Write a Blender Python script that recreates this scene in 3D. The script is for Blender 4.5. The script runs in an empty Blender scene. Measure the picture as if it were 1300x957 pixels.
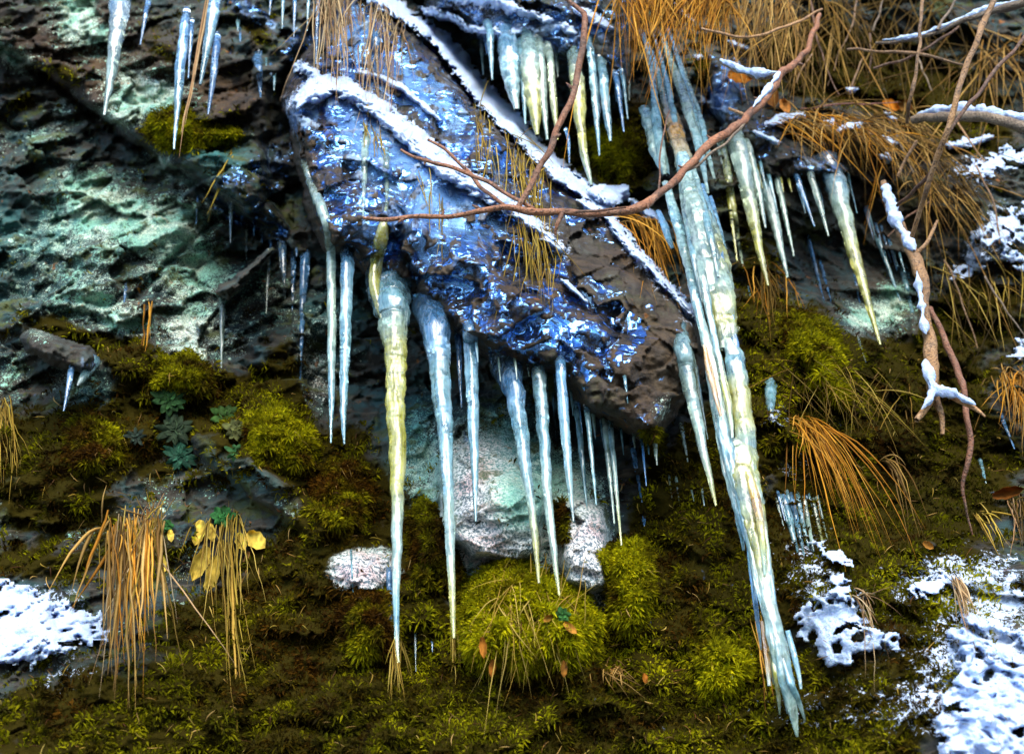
import bpy, math, random
import numpy as np
from mathutils import Matrix, Vector

random.seed(7)
rng = np.random.default_rng(7)
S = bpy.context.scene
COL = S.collection

# ------------------------------------------------------------------ camera
W0, H0 = 1300.0, 957.0
LENS = 45.0
F = LENS / 36.0 * W0
PITCH, ROLL = math.radians(36), math.radians(4.5)
CAM = np.array([0.0, 0.0, 1.0])
Rm = Matrix.Rotation(math.pi / 2 + PITCH, 3, 'X') @ Matrix.Rotation(-ROLL, 3, 'Z')
RN = np.array(Rm)


def dirs(px, py):
    px = np.asarray(px, float); py = np.asarray(py, float)
    v = np.stack([(px - W0 / 2) / F, -(py - H0 / 2) / F, -np.ones_like(px)], -1)
    return v @ RN.T


def P(px, py, D):
    """point of the place seen at (px, py) whose horizontal distance is D metres"""
    d = dirs(px, py)
    return CAM + d * (np.asarray(D, float) / d[..., 1])[..., None]


def pxsize(px, py, D):
    d = dirs(px, py)
    return np.asarray(D, float) / d[..., 1] / F


# ------------------------------------------------------------------ noise
_g = np.random.default_rng(3).normal(size=(4096, 3))
_g /= np.linalg.norm(_g, axis=1)[:, None]
_r = np.random.default_rng(4).random((4096, 6))


def _hash(i, j, k):
    return ((i * 73856093) ^ (j * 19349663) ^ (k * 83492791)) & 4095


def perlin(p):
    pi = np.floor(p).astype(np.int64); f = p - pi
    u = f * f * f * (f * (f * 6 - 15) + 10)
    out = np.zeros(p.shape[:-1])
    for a in (0, 1):
        wa = u[..., 0] if a else 1 - u[..., 0]
        for b in (0, 1):
            wb = u[..., 1] if b else 1 - u[..., 1]
            for c in (0, 1):
                wc = u[..., 2] if c else 1 - u[..., 2]
                g = _g[_hash(pi[..., 0] + a, pi[..., 1] + b, pi[..., 2] + c)]
                d = (g[..., 0] * (f[..., 0] - a) + g[..., 1] * (f[..., 1] - b) + g[..., 2] * (f[..., 2] - c))
                out += wa * wb * wc * d
    return out * 1.6


def fbm(p, octv=4, gain=0.5, seed=0.0):
    s = np.zeros(p.shape[:-1]); a = 1.0; q = p + seed
    for _ in range(octv):
        s += a * perlin(q); q = q * 2.03 + 17.3; a *= gain
    return s


def facets(p, tilt=0.35):
    """angular blocks: every cell has its own tilted plane"""
    pi = np.floor(p).astype(np.int64)
    best = np.full(p.shape[:-1], 1e9); second = best.copy(); val = np.zeros(p.shape[:-1])
    for a in (-1, 0, 1):
        for b in (-1, 0, 1):
            for c in (-1, 0, 1):
                ci = pi + np.array([a, b, c])
                h = _hash(ci[..., 0], ci[..., 1], ci[..., 2]); r = _r[h]
                v = p - (ci + r[..., :3])
                dd = (v * v).sum(-1)
                pl = (r[..., 3] - .5) + tilt * 2 * ((r[..., 4] - .5) * v[..., 0] + (r[..., 5] - .5) * v[..., 2]) * 2
                near = dd < best
                second = np.where(near, best, np.minimum(second, dd))
                val = np.where(near, pl, val); best = np.where(near, dd, best)
    return val, np.sqrt(second) - np.sqrt(best)


def smooth(a, b, x):
    t = np.clip((np.asarray(x, float) - a) / (b - a), 0, 1)
    return t * t * (3 - 2 * t)


def sdpoly(px, py, poly):
    """distance in picture pixels to an outline, positive inside"""
    px = np.asarray(px, float); py = np.asarray(py, float)
    d = np.full(px.shape, 1e18); inside = np.zeros(px.shape, bool)
    n = len(poly)
    for i in range(n):
        x0, y0 = poly[i]; x1, y1 = poly[(i + 1) % n]
        ex, ey = x1 - x0, y1 - y0
        t = np.clip(((px - x0) * ex + (py - y0) * ey) / (ex * ex + ey * ey + 1e-9), 0, 1)
        d = np.minimum(d, (px - x0 - t * ex) ** 2 + (py - y0 - t * ey) ** 2)
        if y0 != y1:
            c = ((y0 > py) != (y1 > py)) & (px < ex * (py - y0) / ey + x0)
            inside ^= c
    d = np.sqrt(d)
    return np.where(inside, d, -d)


def sdline(px, py, pts):
    px = np.asarray(px, float); py = np.asarray(py, float)
    d = np.full(px.shape, 1e18)
    for (x0, y0), (x1, y1) in zip(pts[:-1], pts[1:]):
        ex, ey = x1 - x0, y1 - y0
        t = np.clip(((px - x0) * ex + (py - y0) * ey) / (ex * ex + ey * ey + 1e-9), 0, 1)
        d = np.minimum(d, (px - x0 - t * ex) ** 2 + (py - y0 - t * ey) ** 2)
    return np.sqrt(d)


def blobs(px, py, lst):
    s = np.zeros(np.shape(px))
    for (x, y, rx, ry, a, k) in lst:
        c, si = math.cos(math.radians(a)), math.sin(math.radians(a))
        u = ((px - x) * c + (py - y) * si) / rx; v = (-(px - x) * si + (py - y) * c) / ry
        s = s + k * np.exp(-(u * u + v * v))
    return s


# ------------------------------------------------------------------ mesh helpers
def mesh_data(name, verts, faces, attrs=None, smooth_shade=True):
    verts = np.asarray(verts, np.float32); faces = np.asarray(faces, np.int32)
    m = bpy.data.meshes.new(name)
    nv, (nf, k) = len(verts), faces.shape
    m.vertices.add(nv); m.vertices.foreach_set('co', verts.ravel())
    m.loops.add(nf * k); m.loops.foreach_set('vertex_index', faces.ravel())
    m.polygons.add(nf)
    m.polygons.foreach_set('loop_start', np.arange(0, nf * k, k, dtype=np.int32))
    m.polygons.foreach_set('use_smooth', np.full(nf, smooth_shade))
    for key, a in (attrs or {}).items():
        a = np.asarray(a, np.float32)
        if a.ndim == 2:
            if a.shape[1] == 3:
                a = np.concatenate([a, np.ones((len(a), 1), np.float32)], 1)
            at = m.attributes.new(key, 'FLOAT_COLOR', 'POINT'); at.data.foreach_set('color', a.ravel())
        else:
            at = m.attributes.new(key, 'FLOAT', 'POINT'); at.data.foreach_set('value', a)
    m.update(calc_edges=True); m.validate()
    return m


def obj(name, verts, faces, mat, attrs=None, parent=None, label=None, cat=None, group=None, kind=None,
        smooth_shade=True, origin=None):
    verts = np.asarray(verts, float)
    if origin is None:
        origin = np.array([verts[:, 0].mean(), verts[:, 1].mean(), verts[:, 2].min()])
    base = np.asarray(parent.location) if parent is not None else np.zeros(3)
    m = mesh_data(name, verts - origin, faces, attrs, smooth_shade)
    m.materials.append(mat)
    o = bpy.data.objects.new(name, m); COL.objects.link(o)
    o.location = origin - base
    if parent is not None:
        o.parent = parent
    tag(o, label, cat, group, kind)
    return o


def tag(o, label=None, cat=None, group=None, kind=None):
    for k, v in (('label', label), ('category', cat), ('group', group), ('kind', kind)):
        if v:
            o[k] = v
    return o


def empty(name, loc, label, cat, group=None):
    e = bpy.data.objects.new(name, None); COL.objects.link(e); e.location = loc
    e.empty_display_size = .02
    return tag(e, label, cat, group)


class Soup:
    """collects pieces of one mesh"""
    def __init__(s):
        s.v, s.f, s.c, s.n = [], [], [], 0

    def add(s, v, f, c=None):
        s.v.append(v); s.f.append(np.asarray(f) + s.n); s.n += len(v)
        if c is not None:
            c = np.asarray(c, float)
            s.c.append(np.tile(c, (len(v), 1)) if c.ndim == 1 else c)

    def out(s):
        return np.concatenate(s.v), np.concatenate(s.f), ({'tint': np.concatenate(s.c)} if s.c else {})


def resample(pts, n):
    pts = np.asarray(pts, float)
    seg = np.linalg.norm(np.diff(pts[:, :3], axis=0), axis=1); t = np.concatenate([[0], np.cumsum(seg)])
    # Catmull-Rom through the points
    u = np.linspace(0, t[-1], n); k = np.clip(np.searchsorted(t, u, side='right') - 1, 0, len(pts) - 2)
    f = ((u - t[k]) / np.maximum(t[k + 1] - t[k], 1e-9))[:, None]
    p0, p1, p2, p3 = pts[np.maximum(k - 1, 0)], pts[k], pts[k + 1], pts[np.minimum(k + 2, len(pts) - 1)]
    return .5 * (2 * p1 + (p2 - p0) * f + (2 * p0 - 5 * p1 + 4 * p2 - p3) * f ** 2 + (3 * p1 - p0 - 3 * p2 + p3) * f ** 3)


def tube(pts, rad, seg=10, rough=0.0, seed=0.0, freq=60.0, flat=None, zs=.3, ang=1.3):
    """swept round body along pts (n,3) with radii; closed ends"""
    pts = np.asarray(pts, float); n = len(pts); rad = np.asarray(rad, float)
    tan = np.gradient(pts, axis=0); tan /= np.linalg.norm(tan, axis=1)[:, None] + 1e-12
    ref = np.array([0.31, -.9, 0.2]); nn = []
    cur = np.cross(tan[0], ref); cur /= np.linalg.norm(cur)
    for i in range(n):
        cur = cur - tan[i] * cur.dot(tan[i]); cur /= np.linalg.norm(cur) + 1e-12; nn.append(cur)
    nn = np.array(nn); bb = np.cross(tan, nn)
    a = np.arange(seg) / seg * 2 * math.pi
    ring = nn[:, None, :] * np.cos(a)[None, :, None] + bb[:, None, :] * np.sin(a)[None, :, None]
    rr = np.repeat(rad[:, None], seg, 1)
    if rough:
        q = pts[:, None, :] * freq * np.array([1, 1, zs]) + ring * ang + seed
        rr = rr * (1 + rough * fbm(q, 3))
    if flat is not None:          # squash along the depth axis
        ring = ring * np.array([1, flat, 1])
    v = pts[:, None, :] + ring * rr[..., None]
    v = v.reshape(-1, 3)
    i, j = np.meshgrid(np.arange(n - 1), np.arange(seg), indexing='ij')
    A = i * seg + j; B = i * seg + (j + 1) % seg
    f = np.stack([A, B, B + seg, A + seg], -1).reshape(-1, 4)
    v = np.concatenate([v, pts[:1] - tan[:1] * rad[0] * .4, pts[-1:] + tan[-1:] * rad[-1] * .6])
    k0, k1 = n * seg, n * seg + 1
    j = np.arange(seg)
    caps = np.concatenate([np.stack([np.full(seg, k0), (j + 1) % seg, j, j], -1),
                           np.stack([np.full(seg, k1), (n - 1) * seg + j, (n - 1) * seg + (j + 1) % seg, (n - 1) * seg + (j + 1) % seg], -1)])
    return v, f, caps


# ------------------------------------------------------------------ materials
def new_mat(name):
    m = bpy.data.materials.new(name); m.use_nodes = True
    nt = m.node_tree; nt.nodes.clear()
    return m, nt


class NT:
    def __init__(s, nt):
        s.t = nt

    def n(s, typ, ins=None, **props):
        nd = s.t.nodes.new(typ)
        for k, v in props.items():
            setattr(nd, k, v)
        for k, v in (ins or {}).items():
            sock = nd.inputs[k]
            if hasattr(v, 'is_output') or isinstance(v, bpy.types.NodeSocket):
                s.t.links.new(v, sock)
            else:
                if isinstance(v, (tuple, list)) and len(v) == 3 and sock.type == 'RGBA':
                    v = (*v, 1)
                sock.default_value = v
        return nd

    def math(s, op, a, b=0.0, c=0.0, clamp=False):
        return s.n('ShaderNodeMath', {0: a, 1: b, 2: c}, operation=op, use_clamp=clamp).outputs[0]

    def mix(s, f, a, b):
        nd = s.t.nodes.new('ShaderNodeMix'); nd.data_type = 'RGBA'
        for k, v in ((0, f), (6, a), (7, b)):
            if isinstance(v, bpy.types.NodeSocket):
                s.t.links.new(v, nd.inputs[k])
            else:
                nd.inputs[k].default_value = (*v, 1) if isinstance(v, (tuple, list)) and len(v) == 3 else v
        return nd.outputs[2]

    def noise(s, vec, scale, detail=4, rough=.55, dist=0.0):
        return s.n('ShaderNodeTexNoise', {'Vector': vec, 'Scale': scale, 'Detail': detail, 'Roughness': rough, 'Distortion': dist}).outputs[0]

    def step(s, x, a, b):
        return s.n('ShaderNodeMapRange', {'Value': x, 'From Min': a, 'From Max': b}, interpolation_type='SMOOTHSTEP').outputs[0]

    def attr(s, name, out='Fac'):
        return s.n('ShaderNodeAttribute', attribute_name=name).outputs[out]

    def wpos(s):
        return s.n('ShaderNodeNewGeometry').outputs['Position']

    def scale(s, vec, xyz):
        return s.n('ShaderNodeMapping', {'Vector': vec, 'Scale': xyz}).outputs[0]

    def bump(s, h, strength, dist, normal=None):
        i = {'Height': h, 'Strength': strength, 'Distance': dist}
        if normal is not None:
            i['Normal'] = normal
        return s.n('ShaderNodeBump', i).outputs[0]

    def out(s, sh):
        s.t.links.new(sh, s.n('ShaderNodeOutputMaterial').inputs[0])


def rock_material():
    m, t = new_mat('mossy_lichen_rock'); g = NT(t); p = g.wpos()
    big = g.noise(p, 5, 5, .6, .6); mid = g.noise(p, 28, 6, .65, .4); fine = g.noise(p, 150, 5, .7); sp = g.noise(p, 330, 3, .6)
    strata = g.noise(g.n('ShaderNodeMapping', {'Vector': p, 'Rotation': (0, math.radians(-38), 0), 'Scale': (9, 14, 80)}).outputs[0], 1, 6, .65, .3)
    brown = g.attr('brown')
    c = g.mix(g.step(big, .35, .65), (.011, .012, .012), (.036, .031, .022))
    c = g.mix(g.step(mid, .42, .62), c, (.020, .055, .058))
    c = g.mix(g.math('MULTIPLY', g.step(strata, .5, .66), .6), c, (.10, .082, .055))
    cb = g.mix(g.step(mid, .35, .65), (.012, .008, .004), (.080, .046, .018))
    cb = g.mix(g.step(strata, .52, .62), cb, (.045, .026, .016))
    c = g.mix(brown, c, cb)
    c = g.mix(g.attr('teal'), c, g.mix(g.step(mid, .35, .65), (.012, .085, .085), (.06, .27, .24)))
    # lichen crusts: blotches broken by grain
    li = g.attr('lichen')
    lm = g.noise(p, 55, 6, .7, .5)
    blot = g.math('ADD', g.math('MULTIPLY', g.math('SUBTRACT', lm, .5), 2.6), g.math('MULTIPLY', g.math('SUBTRACT', fine, .5), 2.0))
    lf = g.step(g.math('ADD', li, blot), .90, .95)
    spf = g.math('MULTIPLY', g.step(g.math('ADD', li, g.math('MULTIPLY', g.math('SUBTRACT', sp, .5), 2.4)), .62, .8), g.step(li, .05, .3))
    lf = g.math('MAXIMUM', lf, spf)
    for sc_, lo in ((62, .16), (150, .20), (330, .22)):
        vo = g.n('ShaderNodeTexVoronoi', {'Vector': g.n('ShaderNodeVectorMath', {0: p, 1: g.n('ShaderNodeVectorMath', {0: g.n('ShaderNodeTexNoise', {'Vector': p, 'Scale': sc_ * 2.2, 'Detail': 3}).outputs[1], 3: .55 / sc_}, operation='SCALE').outputs[0]}).outputs[0], 'Scale': sc_})
        rd = g.n('ShaderNodeSeparateColor', {0: vo.outputs['Color']}).outputs[0]
        rad = g.math('MULTIPLY', g.math('SUBTRACT', g.math('ADD', li, g.math('MULTIPLY', rd, .9)), .62), .62)
        disc = g.step(g.math('SUBTRACT', rad, vo.outputs['Distance']), -.01, .05)
        lf = g.math('MAXIMUM', lf, g.math('MULTIPLY', disc, g.step(li, lo - .1, lo + .1)))
    lc = g.mix(g.step(g.noise(p, 16, 3), .4, .6), (.30, .66, .46), (.76, .86, .66))
    lc = g.mix(g.step(g.noise(p, 420, 2), .42, .6), (.16, .30, .25), lc)
    lc = g.mix(g.math('MULTIPLY', g.attr('teal'), .8), lc, (.10, .42, .36))
    lc = g.mix(g.math('MULTIPLY', g.attr('white'), g.math('SUBTRACT', 1.0, g.math('MULTIPLY', g.attr('teal'), .7))), lc, g.mix(g.step(g.noise(p, 240, 3, .7), .45, .55), (.12, .17, .20), g.mix(g.step(g.noise(p, 20, 3), .45, .6), (.92, .90, .90), (.86, .66, .66))))
    c = g.mix(lf, c, lc)
    orange = g.math('MULTIPLY', g.step(g.noise(p, 34, 4), .67, .73), .7)
    c = g.mix(orange, c, (.30, .10, .012))
    grn = g.math('MULTIPLY', g.step(g.noise(p, 13, 5, .7), .54, .62), g.math('SUBTRACT', 1.0, g.attr('brown')))
    c = g.mix(g.math('MULTIPLY', grn, .75), c, g.mix(fine, (.02, .03, .004), (.10, .12, .015)))
    mo = g.attr('moss')
    mf = g.step(g.math('ADD', mo, g.math('MULTIPLY', g.math('SUBTRACT', mid, .5), .9)), .35, .6)
    c = g.mix(mf, c, g.mix(fine, (.008, .006, .001), (.042, .033, .004)))
    # frozen film and running ice
    ice = g.attr('ice')
    st = g.noise(g.scale(p, (55, 55, 9)), 1, 5, .6, .5)
    icf = g.math('MULTIPLY', g.step(g.math('ADD', ice, g.math('MULTIPLY', g.math('SUBTRACT', st, .5), 2.2)), .40, .85), .6)
    c = g.mix(icf, c, g.mix(g.step(mid, .35, .65), (.08, .22, .60), (.42, .62, .84)))
    # frost and thin snow
    sn = g.attr('snow')
    sf = g.step(g.math('ADD', sn, g.math('ADD', g.math('MULTIPLY', g.math('SUBTRACT', fine, .5), 1.5), g.math('MULTIPLY', g.math('SUBTRACT', mid, .5), 1.2))), .5, .66)
    c = g.mix(sf, c, (.56, .68, .88))
    wet = g.attr('wet')
    h = g.math('ADD', g.math('MULTIPLY', mid, .6), g.math('ADD', g.math('MULTIPLY', fine, .3), g.math('MULTIPLY', strata, .5)))
    nb = g.bump(h, .9, .012)
    wetn = g.n('ShaderNodeTexNoise', {'Vector': g.scale(p, (1, 1, 1.7)), 'Scale': 26, 'Detail': 1.5, 'Roughness': .45, 'Distortion': 1.6}).outputs[0]
    wb = g.bump(g.math('ADD', wetn, g.math('MULTIPLY', mid, .15)), .6, .016)
    rough = g.math('SUBTRACT', .85, g.math('MULTIPLY', wet, .35))
    b = g.n('ShaderNodeBsdfPrincipled', {'Base Color': c, 'Roughness': rough, 'Normal': nb, 'Specular IOR Level': g.math('SUBTRACT', .35, g.math('MULTIPLY', mf, .33))}).outputs[0]
    gl = g.n('ShaderNodeBsdfGlossy', {'Color': (.22, .50, 1, 1), 'Roughness': .12, 'Normal': wb}).outputs[0]
    wf = g.math('MULTIPLY', g.step(g.math('ADD', wet, g.math('MULTIPLY', g.math('SUBTRACT', g.noise(g.scale(p, (1, 1, 1.6)), 30, 4, .55, .9), .5), 2.6)), .95, 1.2), .55)
    wf = g.math('MULTIPLY', wf, g.math('SUBTRACT', 1.0, sf))
    mx = g.n('ShaderNodeMixShader', {0: wf, 1: b, 2: gl}).outputs[0]
    g.out(mx)
    return m


def tint_material(name, rough=.7, translucent=.0, bump=None, spec=.3):
    m, t = new_mat(name); g = NT(t); p = g.wpos()
    c = g.attr('tint', 'Color')
    c = g.mix(g.math('MULTIPLY', g.step(g.noise(p, 90, 3), .3, .7), .35), c, g.mix(.5, c, (.01, .01, .005)))
    ins = {'Base Color': c, 'Roughness': rough, 'Specular IOR Level': spec}
    if bump:
        ins['Normal'] = g.bump(g.noise(p, bump[0], 4), bump[1], bump[2])
    b = g.n('ShaderNodeBsdfPrincipled', ins).outputs[0]
    if translucent:
        tr = g.n('ShaderNodeBsdfTranslucent', {'Color': c}).outputs[0]
        b = g.n('ShaderNodeMixShader', {0: translucent, 1: b, 2: tr}).outputs[0]
    g.out(b)
    return m


def ice_material():
    m, t = new_mat('icicle_ice'); g = NT(t); p = g.wpos()
    c = g.attr('tint', 'Color')
    st = g.noise(g.scale(p, (110, 110, 14)), 1, 4, .6, .5)
    seg = g.noise(g.scale(p, (30, 30, 34)), 1, 3, .6, .8)
    bub = g.n('ShaderNodeTexVoronoi', {'Vector': p, 'Scale': 210}).outputs['Distance']
    nb = g.bump(g.math('ADD', g.noise(g.scale(p, (60, 60, 45)), 1, 2.5), g.math('ADD', g.math('MULTIPLY', st, .5), g.math('MULTIPLY', g.noise(g.scale(p, (260, 260, 16)), 1, 3, .6, .3), .3))), .40, .005)
    glass = g.n('ShaderNodeBsdfPrincipled', {'Base Color': g.mix(.25, c, (1, 1, 1)), 'Roughness': .04, 'IOR': 1.31,
                                             'Transmission Weight': 1.0, 'Normal': nb}).outputs[0]
    fib = g.noise(g.scale(p, (260, 260, 16)), 1, 3, .6, .3)
    cd = g.mix(g.math('MULTIPLY', g.step(g.math('ADD', g.math('MULTIPLY', st, .5), g.math('MULTIPLY', fib, .5)), .46, .60), .30), c, (.95, .98, 1.0))
    cd = g.mix(g.math('MULTIPLY', g.step(bub, .22, .12), .5), cd, (.97, .99, 1.0))
    dif = g.n('ShaderNodeBsdfDiffuse', {'Color': cd, 'Normal': nb}).outputs[0]
    tr = g.n('ShaderNodeBsdfTranslucent', {'Color': cd, 'Normal': nb}).outputs[0]
    milk = g.n('ShaderNodeMixShader', {0: .5, 1: dif, 2: tr}).outputs[0]
    f = g.math('ADD', .28, g.math('MULTIPLY', g.step(g.math('ADD', g.math('MULTIPLY', g.math('ADD', g.math('MULTIPLY', st, .5), g.math('MULTIPLY', fib, .5)), .5), g.math('MULTIPLY', seg, .5)), .40, .62), .46))
    f = g.math('MULTIPLY', f, g.attr('milk'))
    mx = g.n('ShaderNodeMixShader', {0: f, 1: glass, 2: milk}).outputs[0]
    gl = g.n('ShaderNodeBsdfGlossy', {'Color': (.92, .97, 1, 1), 'Roughness': .09, 'Normal': nb}).outputs[0]
    fr = g.n('ShaderNodeFresnel', {'IOR': 1.75, 'Normal': nb}).outputs[0]
    g.out(g.n('ShaderNodeMixShader', {0: fr, 1: mx, 2: gl}).outputs[0])
    return m


def glaze_material():
    m, t = new_mat('clear_ice_skin'); g = NT(t); p = g.wpos()
    st = g.noise(g.scale(p, (46, 46, 9)), 1, 3, .5, .6)
    und = g.noise(g.scale(p, (1, 1, 1.5)), 20, 2, .45, 1.4)
    nb = g.bump(g.math('ADD', und, g.math('MULTIPLY', st, .6)), .45, .016)
    film = g.n('ShaderNodeBsdfTransparent', {'Color': (.86, .90, .93, 1)}).outputs[0]
    milk = g.n('ShaderNodeBsdfDiffuse', {'Color': (.20, .42, .78, 1), 'Normal': nb}).outputs[0]
    mk = g.math('MULTIPLY', g.step(g.math('ADD', g.math('MULTIPLY', st, .6), g.math('MULTIPLY', g.attr('milk'), .5)), .50, .85), .50)
    a = g.n('ShaderNodeMixShader', {0: mk, 1: film, 2: milk}).outputs[0]
    gl = g.n('ShaderNodeBsdfGlossy', {'Color': (.24, .52, 1, 1), 'Roughness': .10, 'Normal': nb}).outputs[0]
    pat = g.step(g.noise(g.scale(p, (1, 1, 1.4)), 22, 4, .55, 1.0), .44, .60)
    k = g.math('ADD', .05, g.math('MULTIPLY', pat, .50))
    g.out(g.n('ShaderNodeMixShader', {0: k, 1: a, 2: gl}).outputs[0])
    return m


def snow_material():
    m, t = new_mat('snow'); g = NT(t); p = g.wpos()
    h = g.math('ADD', g.math('MULTIPLY', g.noise(p, 30, 4, .6), 2.2), g.math('ADD', g.noise(p, 120, 5, .7), g.math('MULTIPLY', g.noise(p, 520, 2), .5)))
    c = g.mix(g.noise(p, 40, 3), (.38, .52, .80), (.60, .72, .89))
    b = g.n('ShaderNodeBsdfPrincipled', {'Base Color': c, 'Roughness': .55, 'Normal': g.bump(h, .7, .006),
                                         'Subsurface Weight': .25, 'Subsurface Radius': (.004, .008, .016), 'Subsurface Scale': 1.0}).outputs[0]
    g.out(b)
    return m


def bark_material():
    m, t = new_mat('bark'); g = NT(t); p = g.wpos()
    c = g.attr('tint', 'Color')
    n1 = g.noise(p, 60, 5, .7); n2 = g.noise(p, 300, 3, .6)
    c = g.mix(g.math('MULTIPLY', g.step(n1, .42, .68), .6), c, g.mix(.4, c, (.42, .33, .24)))
    c = g.mix(g.math('MULTIPLY', g.step(n2, .50, .64), .75), c, (.028, .014, .008))
    c = g.mix(g.math('MULTIPLY', g.step(g.noise(p, 22, 4, .7), .52, .66), .6), c, (.05, .03, .018))
    b = g.n('ShaderNodeBsdfPrincipled', {'Base Color': c, 'Roughness': .5, 'Normal': g.bump(g.math('ADD', n1, n2), .9, .004)}).outputs[0]
    g.out(b)
    return m


def ground_material():
    m, t = new_mat('winter_ground'); g = NT(t); p = g.wpos()
    f = g.step(g.noise(p, 1.6, 6, .65), .5, .6)
    c = g.mix(f, g.mix(g.noise(p, 9, 4), (.03, .022, .012), (.08, .06, .03)), (.55, .6, .68))
    b = g.n('ShaderNodeBsdfPrincipled', {'Base Color': c, 'Roughness': .9, 'Normal': g.bump(g.noise(p, 12, 6), .6, .05)}).outputs[0]
    g.out(b)
    return m


ROCK, ICE, SNOW, BARK, GLAZE = rock_material(), ice_material(), snow_material(), bark_material(), glaze_material()
MOSS = tint_material('moss_fibres', .8, .3, None, .04)
GRASS = tint_material('dry_grass', .6, .3, None, .12)
LEAF = tint_material('leaf_tissue', .7, .3, (160, .5, .002), .1)

# ------------------------------------------------------------------ the cliff as a field of distances
def axis(a, b, lo, hi, step, grow=1.16):
    mid = list(np.arange(a, b + .1, step)); s = step; x = b
    while x < hi:
        s = min(s * grow, 160); x += s; mid.append(x)
    s = step; x = a
    while x > lo:
        s = min(s * grow, 160); x -= s; mid.insert(0, x)
    return np.array(mid)


XS = axis(-40, 1340, -1100, 2500, 2.3); YS = axis(-30, 985, -900, 4400, 2.3)
GX, GY = np.meshgrid(XS, YS)

UL = [(-1200, -900), (430, -900), (425, 0), (382, 60), (352, 115), (335, 180), (345, 250), (372, 296), (300, 264), (250, 226),
      (200, 206), (130, 156), (92, 116), (60, 98), (-10, 72), (-1200, -500)]


# what grows and lies where (picture pixels: x, y, rx, ry, angle, strength)
LICHEN = [(95, 15, 28, 30, 0, .7), (120, 45, 35, 25, 20, .5), (22, 78, 34, 12, 35, .75), (185, 115, 48, 28, 10, .75), (155, 140, 30, 18, 0, .6), (40, 175, 40, 20, 0, .35),
          (110, 255, 40, 42, 0, .6), (170, 290, 60, 40, 10, .75), (230, 280, 45, 35, 0, .6), (255, 350, 45, 45, 30, .7), (120, 385, 30, 28, 20, .7),
          (160, 410, 26, 16, 0, .65), (235, 425, 32, 30, 0, .7), (60, 335, 60, 50, 0, .35), (215, 215, 30, 12, 35, .6), (345, 370, 40, 50, 0, .5),
          (290, 440, 40, 30, 0, .4), (410, 460, 36, 70, 0, .65), (530, 560, 30, 60, 0, .5), (625, 630, 85, 105, 0, 1.25), (590, 660, 40, 55, 0, .8), (744, 695, 36, 64, 0, 1.4), (720, 620, 30, 40, 0, .5),
          (462, 725, 54, 32, 0, 1.5), (110, 480, 50, 30, 20, .35), (1135, 385, 28, 28, 0, .8), (1105, 400, 35, 20, 0, .5), (1085, 410, 20, 20, 0, .4), (880, 740, 30, 60, 0, .3),
          (120, 690, 50, 30, 0, .25), (365, 640, 60, 20, 38, .35), (760, 110, 30, 30, 0, .2), (15, 470, 20, 40, 0, .5)]
WHITE = [(600, 640, 42, 95, 0, 1.0), (640, 580, 40, 30, 0, .8), (650, 690, 40, 25, 0, .9), (744, 700, 40, 68, 0, 1.2), (462, 725, 60, 36, 0, 1.2), (410, 470, 30, 60, 0, .6), (190, 105, 30, 18, 0, .4), (240, 425, 30, 25, 0, .4)]
TEAL = [(275, 195, 35, 22, 20, .9), (650, 620, 34, 60, 0, .7), (520, 560, 30, 60, 0, .5), (650, 560, 50, 40, 0, .4), (300, 590, 60, 25, 38, .25), (40, 300, 90, 70, 0, .35), (120, 500, 40, 40, 0, .3), (420, 400, 40, 40, 0, .3)]
MOSSB = [(185, 470, 110, 50, 20, .9), (100, 560, 140, 60, 0, 1), (60, 640, 90, 40, 0, .7), (350, 560, 90, 60, 40, .9), (440, 610, 60, 80, 0, .9), (540, 640, 30, 60, 0, .8),
         (520, 740, 60, 90, 0, 1), (400, 720, 90, 60, 0, 1), (330, 800, 120, 60, 0, 1), (240, 930, 320, 90, 0, 1.2), (600, 900, 200, 110, 0, 1.2), (800, 910, 200, 110, 0, 1.2), (1040, 940, 160, 60, 0, .9), (830, 690, 60, 110, 0, .9),
         (880, 800, 90, 90, 0, .9), (900, 600, 50, 90, 0, .8), (1020, 440, 80, 60, 30, 1.1), (1040, 520, 120, 60, 20, 1), (1130, 500, 120, 60, 0, 1), (1200, 600, 110, 80, 0, 1), (1130, 640, 90, 70, 0, 1),
         (1000, 700, 90, 110, 0, .8), (1180, 740, 140, 40, 0, .7), (1200, 860, 140, 70, 0, .7), (80, 92, 36, 14, 20, .7), (30, 130, 30, 20, 0, .6), (240, 165, 60, 30, 10, .9), (200, 60, 40, 60, 20, .5),
         (330, 40, 30, 30, 30, .5), (750, 190, 90, 45, 10, .9), (800, 170, 30, 70, 0, .7), (380, 470, 20, 50, 0, .6), (350, 450, 30, 60, 20, .6), (690, 660, 25, 30, 0, .7), (1120, 110, 150, 50, 10, .8), (960, 340, 40, 60, 10, .6),
         (1240, 190, 90, 60, 0, .5), (1240, 400, 90, 60, 0, .8), (950, 250, 60, 60, 0, .5), (60, 420, 90, 25, 10, .5), (270, 500, 60, 30, 10, .8), (1060, 60, 150, 50, 0, .6), (60, 715, 90, 34, 0, .8), (170, 690, 60, 30, 0, .8), (1190, 800, 50, 34, 0, .8), (1130, 770, 60, 30, 0, .7), (250, 320, 30, 20, 30, .5), (60, 250, 40, 20, 0, .4), (150, 360, 40, 14, 0, .6)]
BROWN = [(150, 60, 130, 70, 20, .8), (280, 120, 60, 40, 20, .9), (80, 80, 90, 40, 30, .8), (400, 600, 60, 60, 0, .7), (480, 700, 80, 90, 0, .7), (860, 620, 60, 90, 0, .6), (1120, 220, 150, 80, 0, .6), (1150, 330, 60, 60, 0, .5)]
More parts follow.
